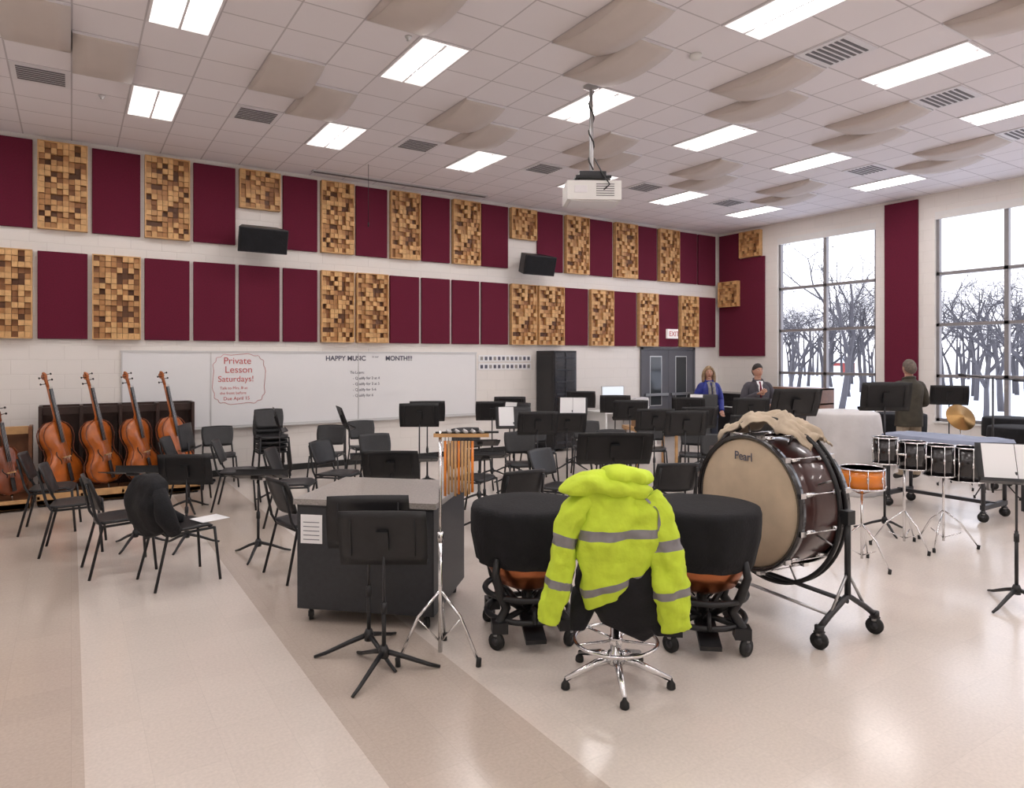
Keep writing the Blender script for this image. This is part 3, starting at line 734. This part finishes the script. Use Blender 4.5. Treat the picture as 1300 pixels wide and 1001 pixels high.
# black coat over left chair
q=MB()
bkk=[(0,.05,.40,.20,.06,.3,0),(0,.03,.52,.25,.10,.1,0),(0,.0,.66,.27,.11,0,0),(0,.0,.78,.25,.10,0,0),(0,.01,.86,.19,.09,0,0),(0,.01,.90,.10,.05,0,0)]
q.loft(rings(interp(bkk,40),48,12,.04),'blackcloth')
q.tube([(-.2,0,.8),(-.30,.02,.62),(-.29,.04,.43)],[.06,.07,.05],'blackcloth',12)
q.tube([(.2,0,.8),(.30,.02,.6),(.29,.10,.46)],[.06,.075,.05],'blackcloth',12)
q.tube([(-.12,.10,.62),(-.12,.22,.50),(-.05,.30,.49)],[.09,.07,.03],'blackcloth',14)
q.obj('draped_black_coat',(.525,6.245,0),-75)
q=MB(); q.box((0,0,0),(.24,.22,.003),'paper'); q.obj('sheet_music',(1.0,6.33,.474),20)

# ------------------------------------------------------------------ cellos / basses
def outline(t):
    ks=[(0,.10),(.03,.28),(.08,.40),(.16,.48),(.25,.50),(.34,.46),(.42,.36),(.50,.30),(.58,.31),(.66,.37),(.74,.405),(.84,.39),(.92,.32),(.97,.20),(1,.08)]
    for i in range(len(ks)-1):
        if ks[i][0]<=t<=ks[i+1][0]:
            f=(t-ks[i][0])/(ks[i+1][0]-ks[i][0]); f=f*f*(3-2*f)*.4+f*.6; return ks[i][1]+(ks[i+1][1]-ks[i][1])*f
def cello(L=.82,neck=.62,pin=.1,k='varnish'):
    q=MB(); W=L*.58; Dp=L*.16; N=28; rg=[]
    z0=pin
    for i in range(45):
        t=i/44; w=outline(t)*W; ring=[]
        for a in range(N):
            an=2*math.pi*a/N; c,s_=math.cos(an),math.sin(an)
            xx=math.copysign(abs(c)**.55,c)*w; e_=math.copysign(abs(s_)**.5,s_)
            arch=1+.40*(1-(xx/(w+1e-6))**2)*math.sin(math.pi*t)
            ring.append((xx,e_*Dp/2*arch,z0+t*L))
        rg.append(ring)
    q.loft(rg,k)
    for sy in(-1,1):
        for i in range(44):
            t=i/44;t2=(i+1)/44
            for sx in(-1,1):
                q.tube([(sx*outline(t)*W*1.01,sy*Dp*.47,z0+t*L),(sx*outline(t2)*W*1.01,sy*Dp*.47,z0+t2*L)],.006*L/.75,'varnishd',5)
    zt=z0+L
    q.tube([(0,-Dp*.3,zt-.02),(0,-Dp*.5,zt+.05),(0,-Dp*.48,zt+neck*.72)],[.028,.020,.016],k,10)
    q.box((0,-Dp*.8,z0+L*.86+neck*.30),(.042,.014,neck*.72+L*.30),'rim')
    zp=zt+neck*.72
    q.tube([(0,-Dp*.5,zp),(0,-Dp*.42,zp+neck*.18),(0,-Dp*.2,zp+neck*.27)],[.018,.021,.017],k,10)
    sc=[]; 
    for i in range(26):
        an=i*.42; r=.044*(1-i/30); sc.append((0,-Dp*.2+.0-r*math.sin(an)*1.0-.01,zp+neck*.27-.01+r*math.cos(an)*1.0-.02))
    q.tube(sc,[.017*(1-i/60) for i in range(26)],k,8)
    for i,zz in enumerate((.04,.08,.12,.155)):
        s_=1 if i%2 else -1; q.tube([(-s_*.02,-Dp*.45,zp+zz),(s_*.075,-Dp*.45,zp+zz+.005)],[.006,.005],'rim',6); q.sphere((s_*.08,-Dp*.45,zp+zz+.005),(.014,.006,.014),'rim',8,6)
    zb=z0+L*.44; q.box((0,-Dp*.95,zb),(.09,.008,.02),'maple'); q.box((0,-Dp*.85,zb),(.085,.05,.008),'maple')
    q.box((0,-Dp*.86,z0+L*.20),(.045,.014,L*.28),'rim',None,1.0)
    for i in range(4):
        x_=-.02+.0133*i; q.cyl((x_,-Dp*1.05,zb),(x_*.7,-Dp*.85-.01,zp-.0),.0016,'steel',n=4); q.cyl((x_,-Dp*1.05,zb),(x_*.7,-Dp*.9,z0+L*.32),.0016,'steel',n=4)
    for s_ in(-1,1):
        pts=[(s_*(W*.17+.02*math.sin((t_-.5)*5)),-Dp*.645,zb-.07*L/.75+.15*L/.75*t_) for t_ in [j/10 for j in range(11)]]
        q.tube(pts,[.004]+[.006]*9+[.004],'rim',6)
    q.cyl((0,0,z0+.01),(0,0,0),.006,'steel'); q.cyl((0,0,z0+.015),(0,0,z0-.02),.016,'rim')
    return q.mesh('cello')
CL=cello(.84,.62,.12); CS=cello(.60,.42,.08,'varnishd')
q=MB(); xa,xb,ya,yb=-.36,1.50,10.25,11.15
q.bb(xa,xb,ya,yb,.03,.09,'rackwood'); 
for sx in(xa+.06,xb-.06):
    for sy in(ya+.05,yb-.05): q.bb(sx-.03,sx+.03,sy-.03,sy+.03,0,.03,'rubber')
q.bb(xa,xb,ya,ya+.035,.03,.17,'maple')
q.bb(xa,xb,yb-.04,yb,.09,1.22,'rackdark')
q.bb(xa,xb,10.86,10.90,1.10,1.20,'rackdark'); 
for i in range(5):
    xx=xa+.02+i*(xb-xa-.04)/4
    q.bb(xx-.02,xx+.02,10.78,yb,.09,1.22,'rackdark'); q.bb(xx-.018,xx+.018,ya,10.78,.09,.14,'rackwood')
q.obj('cello_rack',bevel=.004)
for x_ in (-.02,.43,.88,1.31):
    o=put(CL,'cello',(x_,10.46,.095),0); o.rotation_euler=(math.radians(-9),math.radians(-7),math.radians(38))
q=MB(); xa,xb,ya,yb=-1.15,-.42,10.1,10.95
q.bb(xa,xb,ya,yb,.03,.10,'rackwood'); q.bb(xa,xb,ya,ya+.03,.03,.14,'maple'); q.bb(xa,xb,yb-.04,yb,.1,.95,'rackwood')
for sx in(xa+.06,xb-.06):
    for sy in(ya+.05,yb-.05): q.bb(sx-.03,sx+.03,sy-.03,sy+.03,0,.03,'rubber')
q.bb(xa,xb,10.72,10.76,.88,.98,'maple'); 
for xx in(xa+.02,-.78,xb-.02): q.bb(xx-.02,xx+.02,10.66,yb,.1,.98,'rackwood')
q.obj('small_cello_rack',bevel=.004)
for x_ in(-.92,-.60):
    o=put(CS,'cello',(x_,10.32,.105),0); o.rotation_euler=(math.radians(-9),math.radians(-5),math.radians(30))

# ------------------------------------------------------------------ right side: covered instruments
q=MB(); xa,xb,ya,yb=8.50,9.28,3.45,4.75
def cov(u,v):
    x_=(xa+xb)/2+u*(xb-xa)/2*(1-.18*max(0,v)); y_=(ya+yb)/2+v*(yb-ya)/2
    e_=max(abs(u),abs(v)); z=.90+.012*noise.noise(V((x_*5,y_*5,0)))
    if e_>.93: z-= (e_-.93)/.07*.16+.03*noise.noise(V((x_*6,y_*6,2)))
    return (x_,y_,z)
q.sheet(44,44,cov,.008,'bluesheet')
q.bb(xa+.08,xb-.08,ya+.05,yb-.05,.78,.87,'rackdark')
for i in range(14): q.cyl((xa+.2,ya+.1+i*.083,.78),(xa+.2,ya+.1+i*.083,.36+.028*i),.022,'steel',n=8)
for yy in(ya+.12,yb-.12):
    for xx in(xa+.12,xb-.12): q.cyl((xx,yy,.10),(xx,yy,.78),.022,'darksteel'); caster(q,xx,yy,.055,'rubber',.6)
    q.bb(xa+.1,xb-.1,yy-.025,yy+.025,.14,.19,'darksteel'); q.bb(xa+.1,xb-.1,yy-.02,yy+.02,.68,.74,'black')
q.bb((xa+xb)/2-.02,(xa+xb)/2+.02,ya+.1,yb-.1,.16,.2,'darksteel')
q.obj('covered_marimba')
q=MB()
pr=[(.01,1.12),(.25,1.12),(.42,1.10),(.47,1.04),(.50,.8),(.53,.5),(.56,.2),(.57,.02),(.55,.0)]
pr=interp([(a,b_) for a,b_ in pr],30)
q.lathe(pr,'sheet',72,wav=lambda t,r,z:1+(1.12-z)*(.05*math.sin(8*t)+.03*math.sin(13*t+1))+.02*math.sin(3*t)); q.obj('sheet_covered_instrument',(9.15,5.55,0))
def ct(name,x,y,r,h,k='blackcloth'):
    q=MB(); q.lathe(interp([(.01,h),(r*.6,h),(r,h-.01),(r+.03,h-.06),(r+.03,h-.3),(r+.02,h-.32)],14),k,48,wav=lambda t,rr,z:1+max(0,h-z)*(.08*math.sin(7*t)))
    q.lathe([(r*.9,h-.25),(r*.7,h-.42),(r*.3,h-.48),(.01,h-.49)][::-1],'copper',32)
    for i in range(4):
        t=math.radians(45+90*i);c,s_=math.cos(t),math.sin(t); q.tube([(c*r*.9,s_*r*.9,h-.2),(c*r*.7,s_*r*.7,.3),(c*r*.9,s_*r*.9,.08)],.02,'black',8); caster(q,c*r*.9,s_*r*.9,.05)
    q.ring((0,0,.28),r*.7,.014,'black'); q.obj(name,(x,y,0))
ct('timpani',11.15,4.15,.36,.90); ct('timpani',12.0,3.75,.38,.90); ct('timpani',11.0,6.6,.36,.92); ct('timpani',11.9,6.2,.38,.92); ct('timpani',12.75,4.9,.34,.9)
q=MB(); q.bb(-.5,.5,-.3,.3,.68,.74,'tan'); 
for sx in(-.45,.45):
    for sy in(-.25,.25): q.bb(sx-.02,sx+.02,sy-.02,sy+.02,0,.68,'darksteel')
q.sheet(20,14,lambda u,v:(u*.52,v*.32,.76+.02*noise.noise(V((u*3,v*3,0)))-(.22*max(0,abs(u)-.9)/.1)),.01,'red'); q.obj('table_with_red_cloth',(10.15,3.40,0),10)
q=MB(); tripod(q,0,0,1.05,.28,.25,rot=30); q.lathe([(.008,1.10),(.035,1.095),(.05,1.075),(.2,1.055),(.201,1.053),(.05,1.07),(.008,1.08)],'brass',40,TR((0,0,1.0))@RX(62)@TR((0,0,-1.0-.05))); q.obj('suspended_cymbal',(10.7,4.72,0),-35)
q=MB(); tripod(q,0,0,1.45,.3,.2,'black',40); q.T=RZ(-33); q.tube([(-.45,0,1.63),(0,0,1.58),(.3,0,1.56)],.008,'black',6); q.cyl((0,0,1.4),(0,0,1.6),.012,'black'); q.cyl((.27,0,1.562),(.40,0,1.555),.022,'darksteel'); q.cyl((-.45,0,1.63),(-.36,0,1.62),.02,'darksteel'); q.T=Matrix(); q.obj('boom_microphone_stand',(10.3,4.15,0))
q=MB(); q.bb(-.75,.75,-.3,.3,.0,1.02,'rim'); q.bb(-.75,.75,-.5,-.3,.62,.74,'rim'); q.bb(-.68,.68,-.48,-.3,.745,.755,'paper'); q.bb(-.78,.78,-.34,.34,1.02,1.05,'rim')
for sx in(-.7,.7): q.bb(sx-.04,sx+.04,-.48,-.4,0,.62,'rim')
for i in range(30):
    if i%7 not in(2,6): q.bb(-.66+.045*i,-.64+.045*i,-.42,-.3,.755,.768,'rim')
q.obj('upright_piano',(12.9,10.3,0),-90,bevel=.006)
q=MB(); 
for z in(.1,.5,.9,1.2): q.bb(-.6,.6,-.25,.25,z,z+.03,'rackwood')
for sx in(-.6,.57): q.bb(sx,sx+.03,-.25,.25,0,1.23,'rackwood')
for i in range(7): q.box((-.5+.17*i,0,.65),(.11,.35,.24),['black','tan','cabside'][i%3]); q.box((-.5+.17*i,0,1.0),(.12,.3,.14),['black','cabtop','tan'][(i+1)%3])
q.obj('music_storage_shelf',(12.95,8.8,0),-90)
q=MB(); q.bb(-.4,.4,-.3,.3,.62,.68,'maple')
for sx in(-.36,.36):
    for sy in(-.26,.26): q.bb(sx-.02,sx+.02,sy-.02,sy+.02,0,.62,'maple')
q.box((-.15,0,.76),(.3,.25,.16),'tan'); q.box((.2,0,.74),(.22,.3,.12),'black'); q.obj('percussion_trap_table',(8.4,8.6,0),-20)

# ------------------------------------------------------------------ people
def person(name,loc,rz,h,top,pants,hair,pose,female=False,coat=True,longhair=False,turn=0):
    s=h/1.75; e=empty(name,loc,rz)
    J=[];E=[];Rr=[]
    def j(p,r,par=None):
        J.append(V(p)*s);Rr.append((r[0]*s,r[1]*s) if isinstance(r,tuple) else (r*s,r*s)); i=len(J)-1
        if par is not None:E.append((par,i))
        return i
    b=1.0 if not female else .88
    pel=j((0,0,.96),(.150*b,.12)); sp=j((0,0,1.14),(.150*b,.12),pel); ch=j((0,0,1.32),(.165*b,.12),sp); nb=j((0,.01,1.44),(.085,.08),ch); nk=j((0,0,1.53),(.055,.055),nb); hd=j((0,-.005,1.60),(.058,.062),nk)
    for sx in(-1,1):
        hp=j((sx*.095,0,.86),.092,pel); kn=j((sx*.11,-.01,.50),.066,hp); an=j((sx*.115,.02,.10),.050,kn); j((sx*.13,-.15,.040),.040,an)
    W=[]
    for sx,(el,wr) in zip((-1,1),pose):
        el,wr=V(el),V(wr)
        sh=j((sx*.165*b,.0,1.385),.058,ch); mid=j((V((sx*.185*b,0,1.385))+el)/2+V((sx*.01,0,0)),.055,sh); el_=j(el,.050,mid); w=j(wr,.038,el_); W.append((el,wr))
    me=bpy.data.meshes.new(name+'_sk'); me.from_pydata(J,E,[]); o=bpy.data.objects.new('tmp',me); COL.objects.link(o)
    mod=o.modifiers.new('s','SKIN'); mod.use_smooth_shade=True
    for i,d in enumerate(me.skin_vertices[0].data): d.radius=Rr[i]; d.use_root=(i==0)
    sb=o.modifiers.new('sub','SUBSURF'); sb.levels=3; sb.render_levels=3
    dg=bpy.context.evaluated_depsgraph_get(); m2=bpy.data.meshes.new_from_object(o.evaluated_get(dg)); bpy.data.objects.remove(o)
    m2.materials.clear()
    for k in (top,pants,'skin','rubber'): m2.materials.append(M[k])
    for p in m2.polygons:
        c=p.center/s; z=c.z; mi=0; dl=min(min((c-(el+(wr-el)*t)).length for t in (0,.25,.5,.75,1)) for el,wr in W)
        if z<.09: mi=3
        elif z<.90 and dl>.085: mi=1
        if z>1.485 and abs(c.x)<.09: mi=2
        p.material_index=mi; p.use_smooth=True
    put(m2,'body',parent=e)
    q=MB(); q.T=Matrix.Scale(s,4)
    for sd,(el,wr) in zip((-1,1),W):
        d=(wr-el).normalized(); side=V((0,-1,0)).cross(d)
        side=side.normalized() if side.length>.2 else V((1,0,0)); nn=side.cross(d).normalized()
        if (V((0,0,1.2))-wr).dot(nn)<0: nn=-nn
        th=side*(1 if (V((0,-.4,1.2))-wr).dot(side)>0 else -1)
        w0=wr+d*.025
        q.tube([w0-d*.03,w0+d*.03,w0+d*.075,w0+d*.09],[.026,.038,.040,.034],'skin',12,flat=.5)
        for f,(o_,L) in enumerate(((.029,.068),(.010,.080),(-.010,.075),(-.029,.058))):
            p0=w0+d*.078+th*o_; q.tube([p0,p0+d*L*.42+nn*.006,p0+d*L*.75+nn*.022,p0+d*L*.88+nn*.040],[.0098,.0095,.0085,.0065],'skin',8)
        p0=w0+d*.025+th*.026; q.tube([p0,p0+d*.025+th*.022+nn*.008,p0+d*.055+th*.024+nn*.020],[.013,.011,.008],'skin',8)
    q.obj('hands',parent=e)
    he=empty('head_pivot',(0,0,1.650*s),turn); he.parent=e
    q=MB(); q.T=Matrix.Scale(s*1.05,4)
    def face(p):
        p=p.copy()
        if p.z<0:
            f=(-p.z/.115); p.x*=1-.26*f**1.5
            if p.y>0: p.y*=1-.35*f
        if p.y<0: p.y*=.97
        return p
    q.sphere((0,0,0),(.075,.095,.115),'skin',32,24,face)
    q.sphere((0,-.060,-.092),(.026,.020,.016),'skin',12,8)
    q.tube([(0,-.084,.022),(0,-.096,-.008),(0,-.102,-.022),(0,-.088,-.032)],[.006,.010,.013,.008],'skin',8)
    for sx in(-1,1):
        q.sphere((sx*.030,-.081,.012),(.012,.007,.006),'paper',10,8); q.sphere((sx*.030,-.087,.012),(.006,.003,.006),'eyew',8,6)
        q.tube([(sx*.016,-.090,.030),(sx*.030,-.090,.034),(sx*.046,-.080,.029)],[.003,.004,.002],hair,6)
        q.sphere((sx*.076,.008,-.002),(.009,.019,.031),'skin',10,8)
    q.tube([(-.023,-.081,-.056),(-.008,-.089,-.052),(.008,-.089,-.052),(.023,-.081,-.056)],[.002,.005,.005,.002],'redlip',6)
    q.obj('head',parent=he)
    q=MB(); q.T=Matrix.Scale(s*1.05,4)
    n=44;mm=24; rg=[]
    for i in range(mm+1):
        f=i/mm; ring=[]
        for k in range(n):
            t=2*math.pi*k/n; fr=max(0,-math.sin(t)); bk=max(0,math.sin(t))
            zl=.058*fr**.6+(-.005)*(1-fr)*(1-bk)-.078*bk**.7+.006*noise.noise(V((math.cos(t)*6,math.sin(t)*6,3)))
            ph0=math.asin(max(-.9,min(.9,zl/.126))); ph=ph0+(math.pi/2-ph0)*f
            cr=max(math.cos(ph),.01); nn=1+.05*noise.noise(V((math.cos(t)*5,math.sin(t)*5,f*7)))+.02*noise.noise(V((math.cos(t)*16,math.sin(t)*16,f*9)))
            ex=1.0+.11*min(1,f*5)
            ring.append(V((.078*ex*cr*math.cos(t)*nn,(.097*ex*cr*math.sin(t))*nn+.004,.127*math.sin(ph)*nn)))
        rg.append(ring)
    q.loft(rg,hair)
    if longhair:
        for a in range(-6,7):
            t=math.pi/2+a*.27; c,s_=math.cos(t),math.sin(t); L=.17+.02*math.sin(a*5)
            q.tube([(c*.060,s_*.070,.07),(c*.085,s_*.10,.0),(c*.094,s_*.105,-.07),(c*.094,s_*.090,-.08-L*.5),(c*.080,s_*.07,-.02-L)],[.022,.030,.034,.030,.010],hair,10)
        for sx in(-1,1): q.tube([(sx*.005,-.070,.104),(sx*.045,-.072,.075),(sx*.080,-.045,.02),(sx*.090,-.020,-.06),(sx*.088,-.01,-.13)],[.012,.018,.020,.022,.010],hair,8)
    q.obj('hair',parent=he)
    q=MB(); q.T=Matrix.Scale(s,4)
    ks=[(0,0,.80,.19*b,.145,0,0),(0,0,.95,.185*b,.145,0,0),(0,0,1.10,.175*b,.140,0,0),(0,0,1.26,.195*b,.148,0,0),(0,0,1.36,.195*b,.135,0,0),(0,.01,1.42,.16*b,.115,0,0),(0,.012,1.465,.10,.092,0,0),(0,.012,1.505,.075,.075,0,0)]
    if not coat: ks[0]=(0,0,.86,.175*b,.140,0,0)
    q.loft(rings(interp(ks,34),40,2,.010,6,.88),top)
    for sx,(el,wr) in zip((-1,1),W):
        sh=V((sx*.170*b,0,1.375)); wd=(wr-el).normalized()
        kp=[V((sx*.08,.005,1.41)),V((sx*.14*b,0,1.405)),sh,(sh*.6+el*.4)+V((sx*.012,0,0)),el*.85+sh*.15+V((sx*.006,0,0)),el+wd*.02,(el+wr)/2,wr+wd*.01]
        kk=interp([tuple(p)+(r_,) for p,r_ in zip(kp,(.050,.066,.074,.070,.064,.062,.054,.045))],30)
        q.tube([k_[:3] for k_ in kk],[k_[3]*(1+.05*noise.noise(V((i_*.45,sx,0)))) for i_,k_ in enumerate(kk)],top,16)
    q.tube([(0,-.150,.86),(0,-.150,1.10),(0,-.156,1.28),(0,-.125,1.42)],.006,'rubber',6)
    q.tube([(-.05,-.075,1.475),(-.075,-.02,1.50),(-.055,.06,1.52),(0,.085,1.525),(.055,.06,1.52),(.075,-.02,1.50),(.05,-.075,1.475)],.014,top,8,flat=1.4)
    q.obj('jacket',parent=e)
    return e,s
e,s=person('woman_in_blue_jacket',(9.81,8.54,0),-27,1.68,'navy','jeans','blond',(((-.245,.03,1.13),(-.20,-.14,.94)),((.245,.03,1.13),(.20,-.14,.94))),True,True,True,turn=-12)
q=MB(); q.T=Matrix.Scale(s,4)
q.tube([(-.05,-.10,1.47),(-.045,-.155,1.38),(-.04,-.172,1.25),(-.04,-.160,1.02)],[.030,.032,.034,.026],'scarf',10,flat=.5)
q.tube([(.05,-.10,1.47),(.04,-.158,1.38),(.045,-.172,1.25),(.045,-.158,1.08)],[.030,.032,.034,.026],'scarf',10,flat=.5)
q.tube([(.07*math.cos(a*.524),.012+.075*math.sin(a*.524),1.485-.02*math.sin(-a*.524)) for a in range(12)],.024,'scarf',8,closed=True); q.obj('scarf',parent=e)
e,s=person('man_in_grey_suit',(9.72,7.41,0),-35,1.73,'grey','jeans','dkhair',(((-.25,-.04,1.15),(-.09,-.27,1.27)),((.25,.0,1.14),(.12,-.25,1.10))),False,turn=10)
q=MB(); q.T=Matrix.Scale(s,4)
q.add([(0,-.166,1.18),(.035,-.162,1.36),(.055,-.105,1.485),(0,-.095,1.49),(-.055,-.105,1.485),(-.035,-.162,1.36),(0,-.168,1.36)],[(0,1,6),(1,2,3,6),(3,4,5,6),(5,0,6)],'paper')
q.tube([(0,-.105,1.475),(0,-.150,1.42),(0,-.172,1.34),(0,-.172,1.20)],[.014,.012,.020,.012],'burg',6,flat=.4)
for sx in(-1,1): q.tube([(sx*.065,-.085,1.49),(sx*.055,-.150,1.40),(sx*.012,-.172,1.18)],[.014,.024,.006],'grey',6,flat=.35)
q.obj('shirt_and_tie',parent=e)
e,s=person('man_in_olive_jacket',(10.63,5.40,0),150,1.80,'olive','khaki','greyhair',(((-.26,-.02,1.14),(-.14,-.25,1.10)),((.26,-.02,1.14),(.14,-.25,1.10))),False)

# ------------------------------------------------------------------ outside
q=MB(); q.bb(13.75,140,-90,110,-.6,-.4,'snow'); q.obj('snowy_ground')
def tree(seed,hh=9):
    r=random.Random(seed); q=MB()
    def br(p,d,L,rad,dep):
        pts=[p]; dd=d.copy(); n=4
        for i in range(n):
            dd=(dd+V((r.uniform(-1,1),r.uniform(-1,1),r.uniform(-.4,.7)))*.13).normalized(); pts.append(pts[-1]+dd*L/n)
        q.tube(pts,[rad*(1-.45*i/n) for i in range(n+1)],'bark',5 if dep<2 else 3)
        if dep>=5: return
        for i in range(3):
            k=r.randint(2,n); a=r.uniform(0,6.28); sp=r.uniform(.45,.95)
            o=dd.orthogonal().normalized(); o.rotate(Matrix.Rotation(a,3,dd)); nd=(dd*math.cos(sp)+o*math.sin(sp)).normalized()
            br(pts[k],nd,L*r.uniform(.58,.8),rad*.52,dep+1)
    br(V((0,0,-.1)),V((0,0,1)),hh*.30,hh*.013,0); return q.mesh('tree')
TRM=[tree(i) for i in range(4)]
r=random.Random(5)
for (x_,y_,sc) in [(27,16.5,1.25),(30,21,1.1),(28,11.5,.9),(33,13,1.2),(26,9.2,.85)]: put(r.choice(TRM),'bare_tree',(x_,y_,-.4),r.uniform(0,360),sc=sc)
for i in range(46):
    x_=r.uniform(38,58); t=r.uniform(.28,.86); put(r.choice(TRM),'bare_tree',(x_,x_*t,-.4),r.uniform(0,360),sc=r.uniform(.9,1.4))
q=MB()
for i in range(110):
    x_=80+r.uniform(-2,2); y_=4+i*.85; q.cyl((x_,y_,-.4),(x_+r.uniform(-.3,.3),y_+r.uniform(-.3,.3),r.uniform(5,9)),.16,'bark',.05,5)
q.obj('distant_woods')
q=MB(); q.bb(-2,2,-1.5,1.5,0,1.6,'shed'); q.add([(-2.2,-1.7,1.6),(2.2,-1.7,1.6),(2.2,1.7,1.6),(-2.2,1.7,1.6),(-2.2,0,2.6),(2.2,0,2.6)],[(0,1,5,4),(2,3,4,5),(0,4,3),(1,2,5)],'snow'); q.bb(-2.02,-2.0,-.5,.5,0,1.2,'white'); o=q.obj('red_shed',(90,55,-.4),20)

# ------------------------------------------------------------------ world, camera
w=bpy.data.worlds.new('overcast'); S.world=w; w.use_nodes=True; nt=w.node_tree; bg=nt.nodes['Background']
tc=nt.nodes.new('ShaderNodeTexCoord'); sp=nt.nodes.new('ShaderNodeSeparateXYZ'); nt.links.new(tc.outputs['Generated'],sp.inputs[0])
rp=nt.nodes.new('ShaderNodeValToRGB'); rp.color_ramp.elements[0].position=.0; rp.color_ramp.elements[0].color=(.86,.86,.95,1); rp.color_ramp.elements[1].position=.6; rp.color_ramp.elements[1].color=(.80,.86,1,1)
nt.links.new(sp.outputs['Z'],rp.inputs[0]); nt.links.new(rp.outputs[0],bg.inputs[0]); bg.inputs[1].default_value=1.3
cam=bpy.data.cameras.new('camera'); co=bpy.data.objects.new('camera',cam); COL.objects.link(co); S.camera=co
co.location=(0,0,1.85); co.rotation_euler=(math.radians(90),0,math.radians(-32.87)); cam.sensor_width=36; cam.lens=23.98; cam.shift_y=-.035; cam.clip_end=400
S.view_settings.view_transform='Standard'; S.view_settings.exposure=1.1
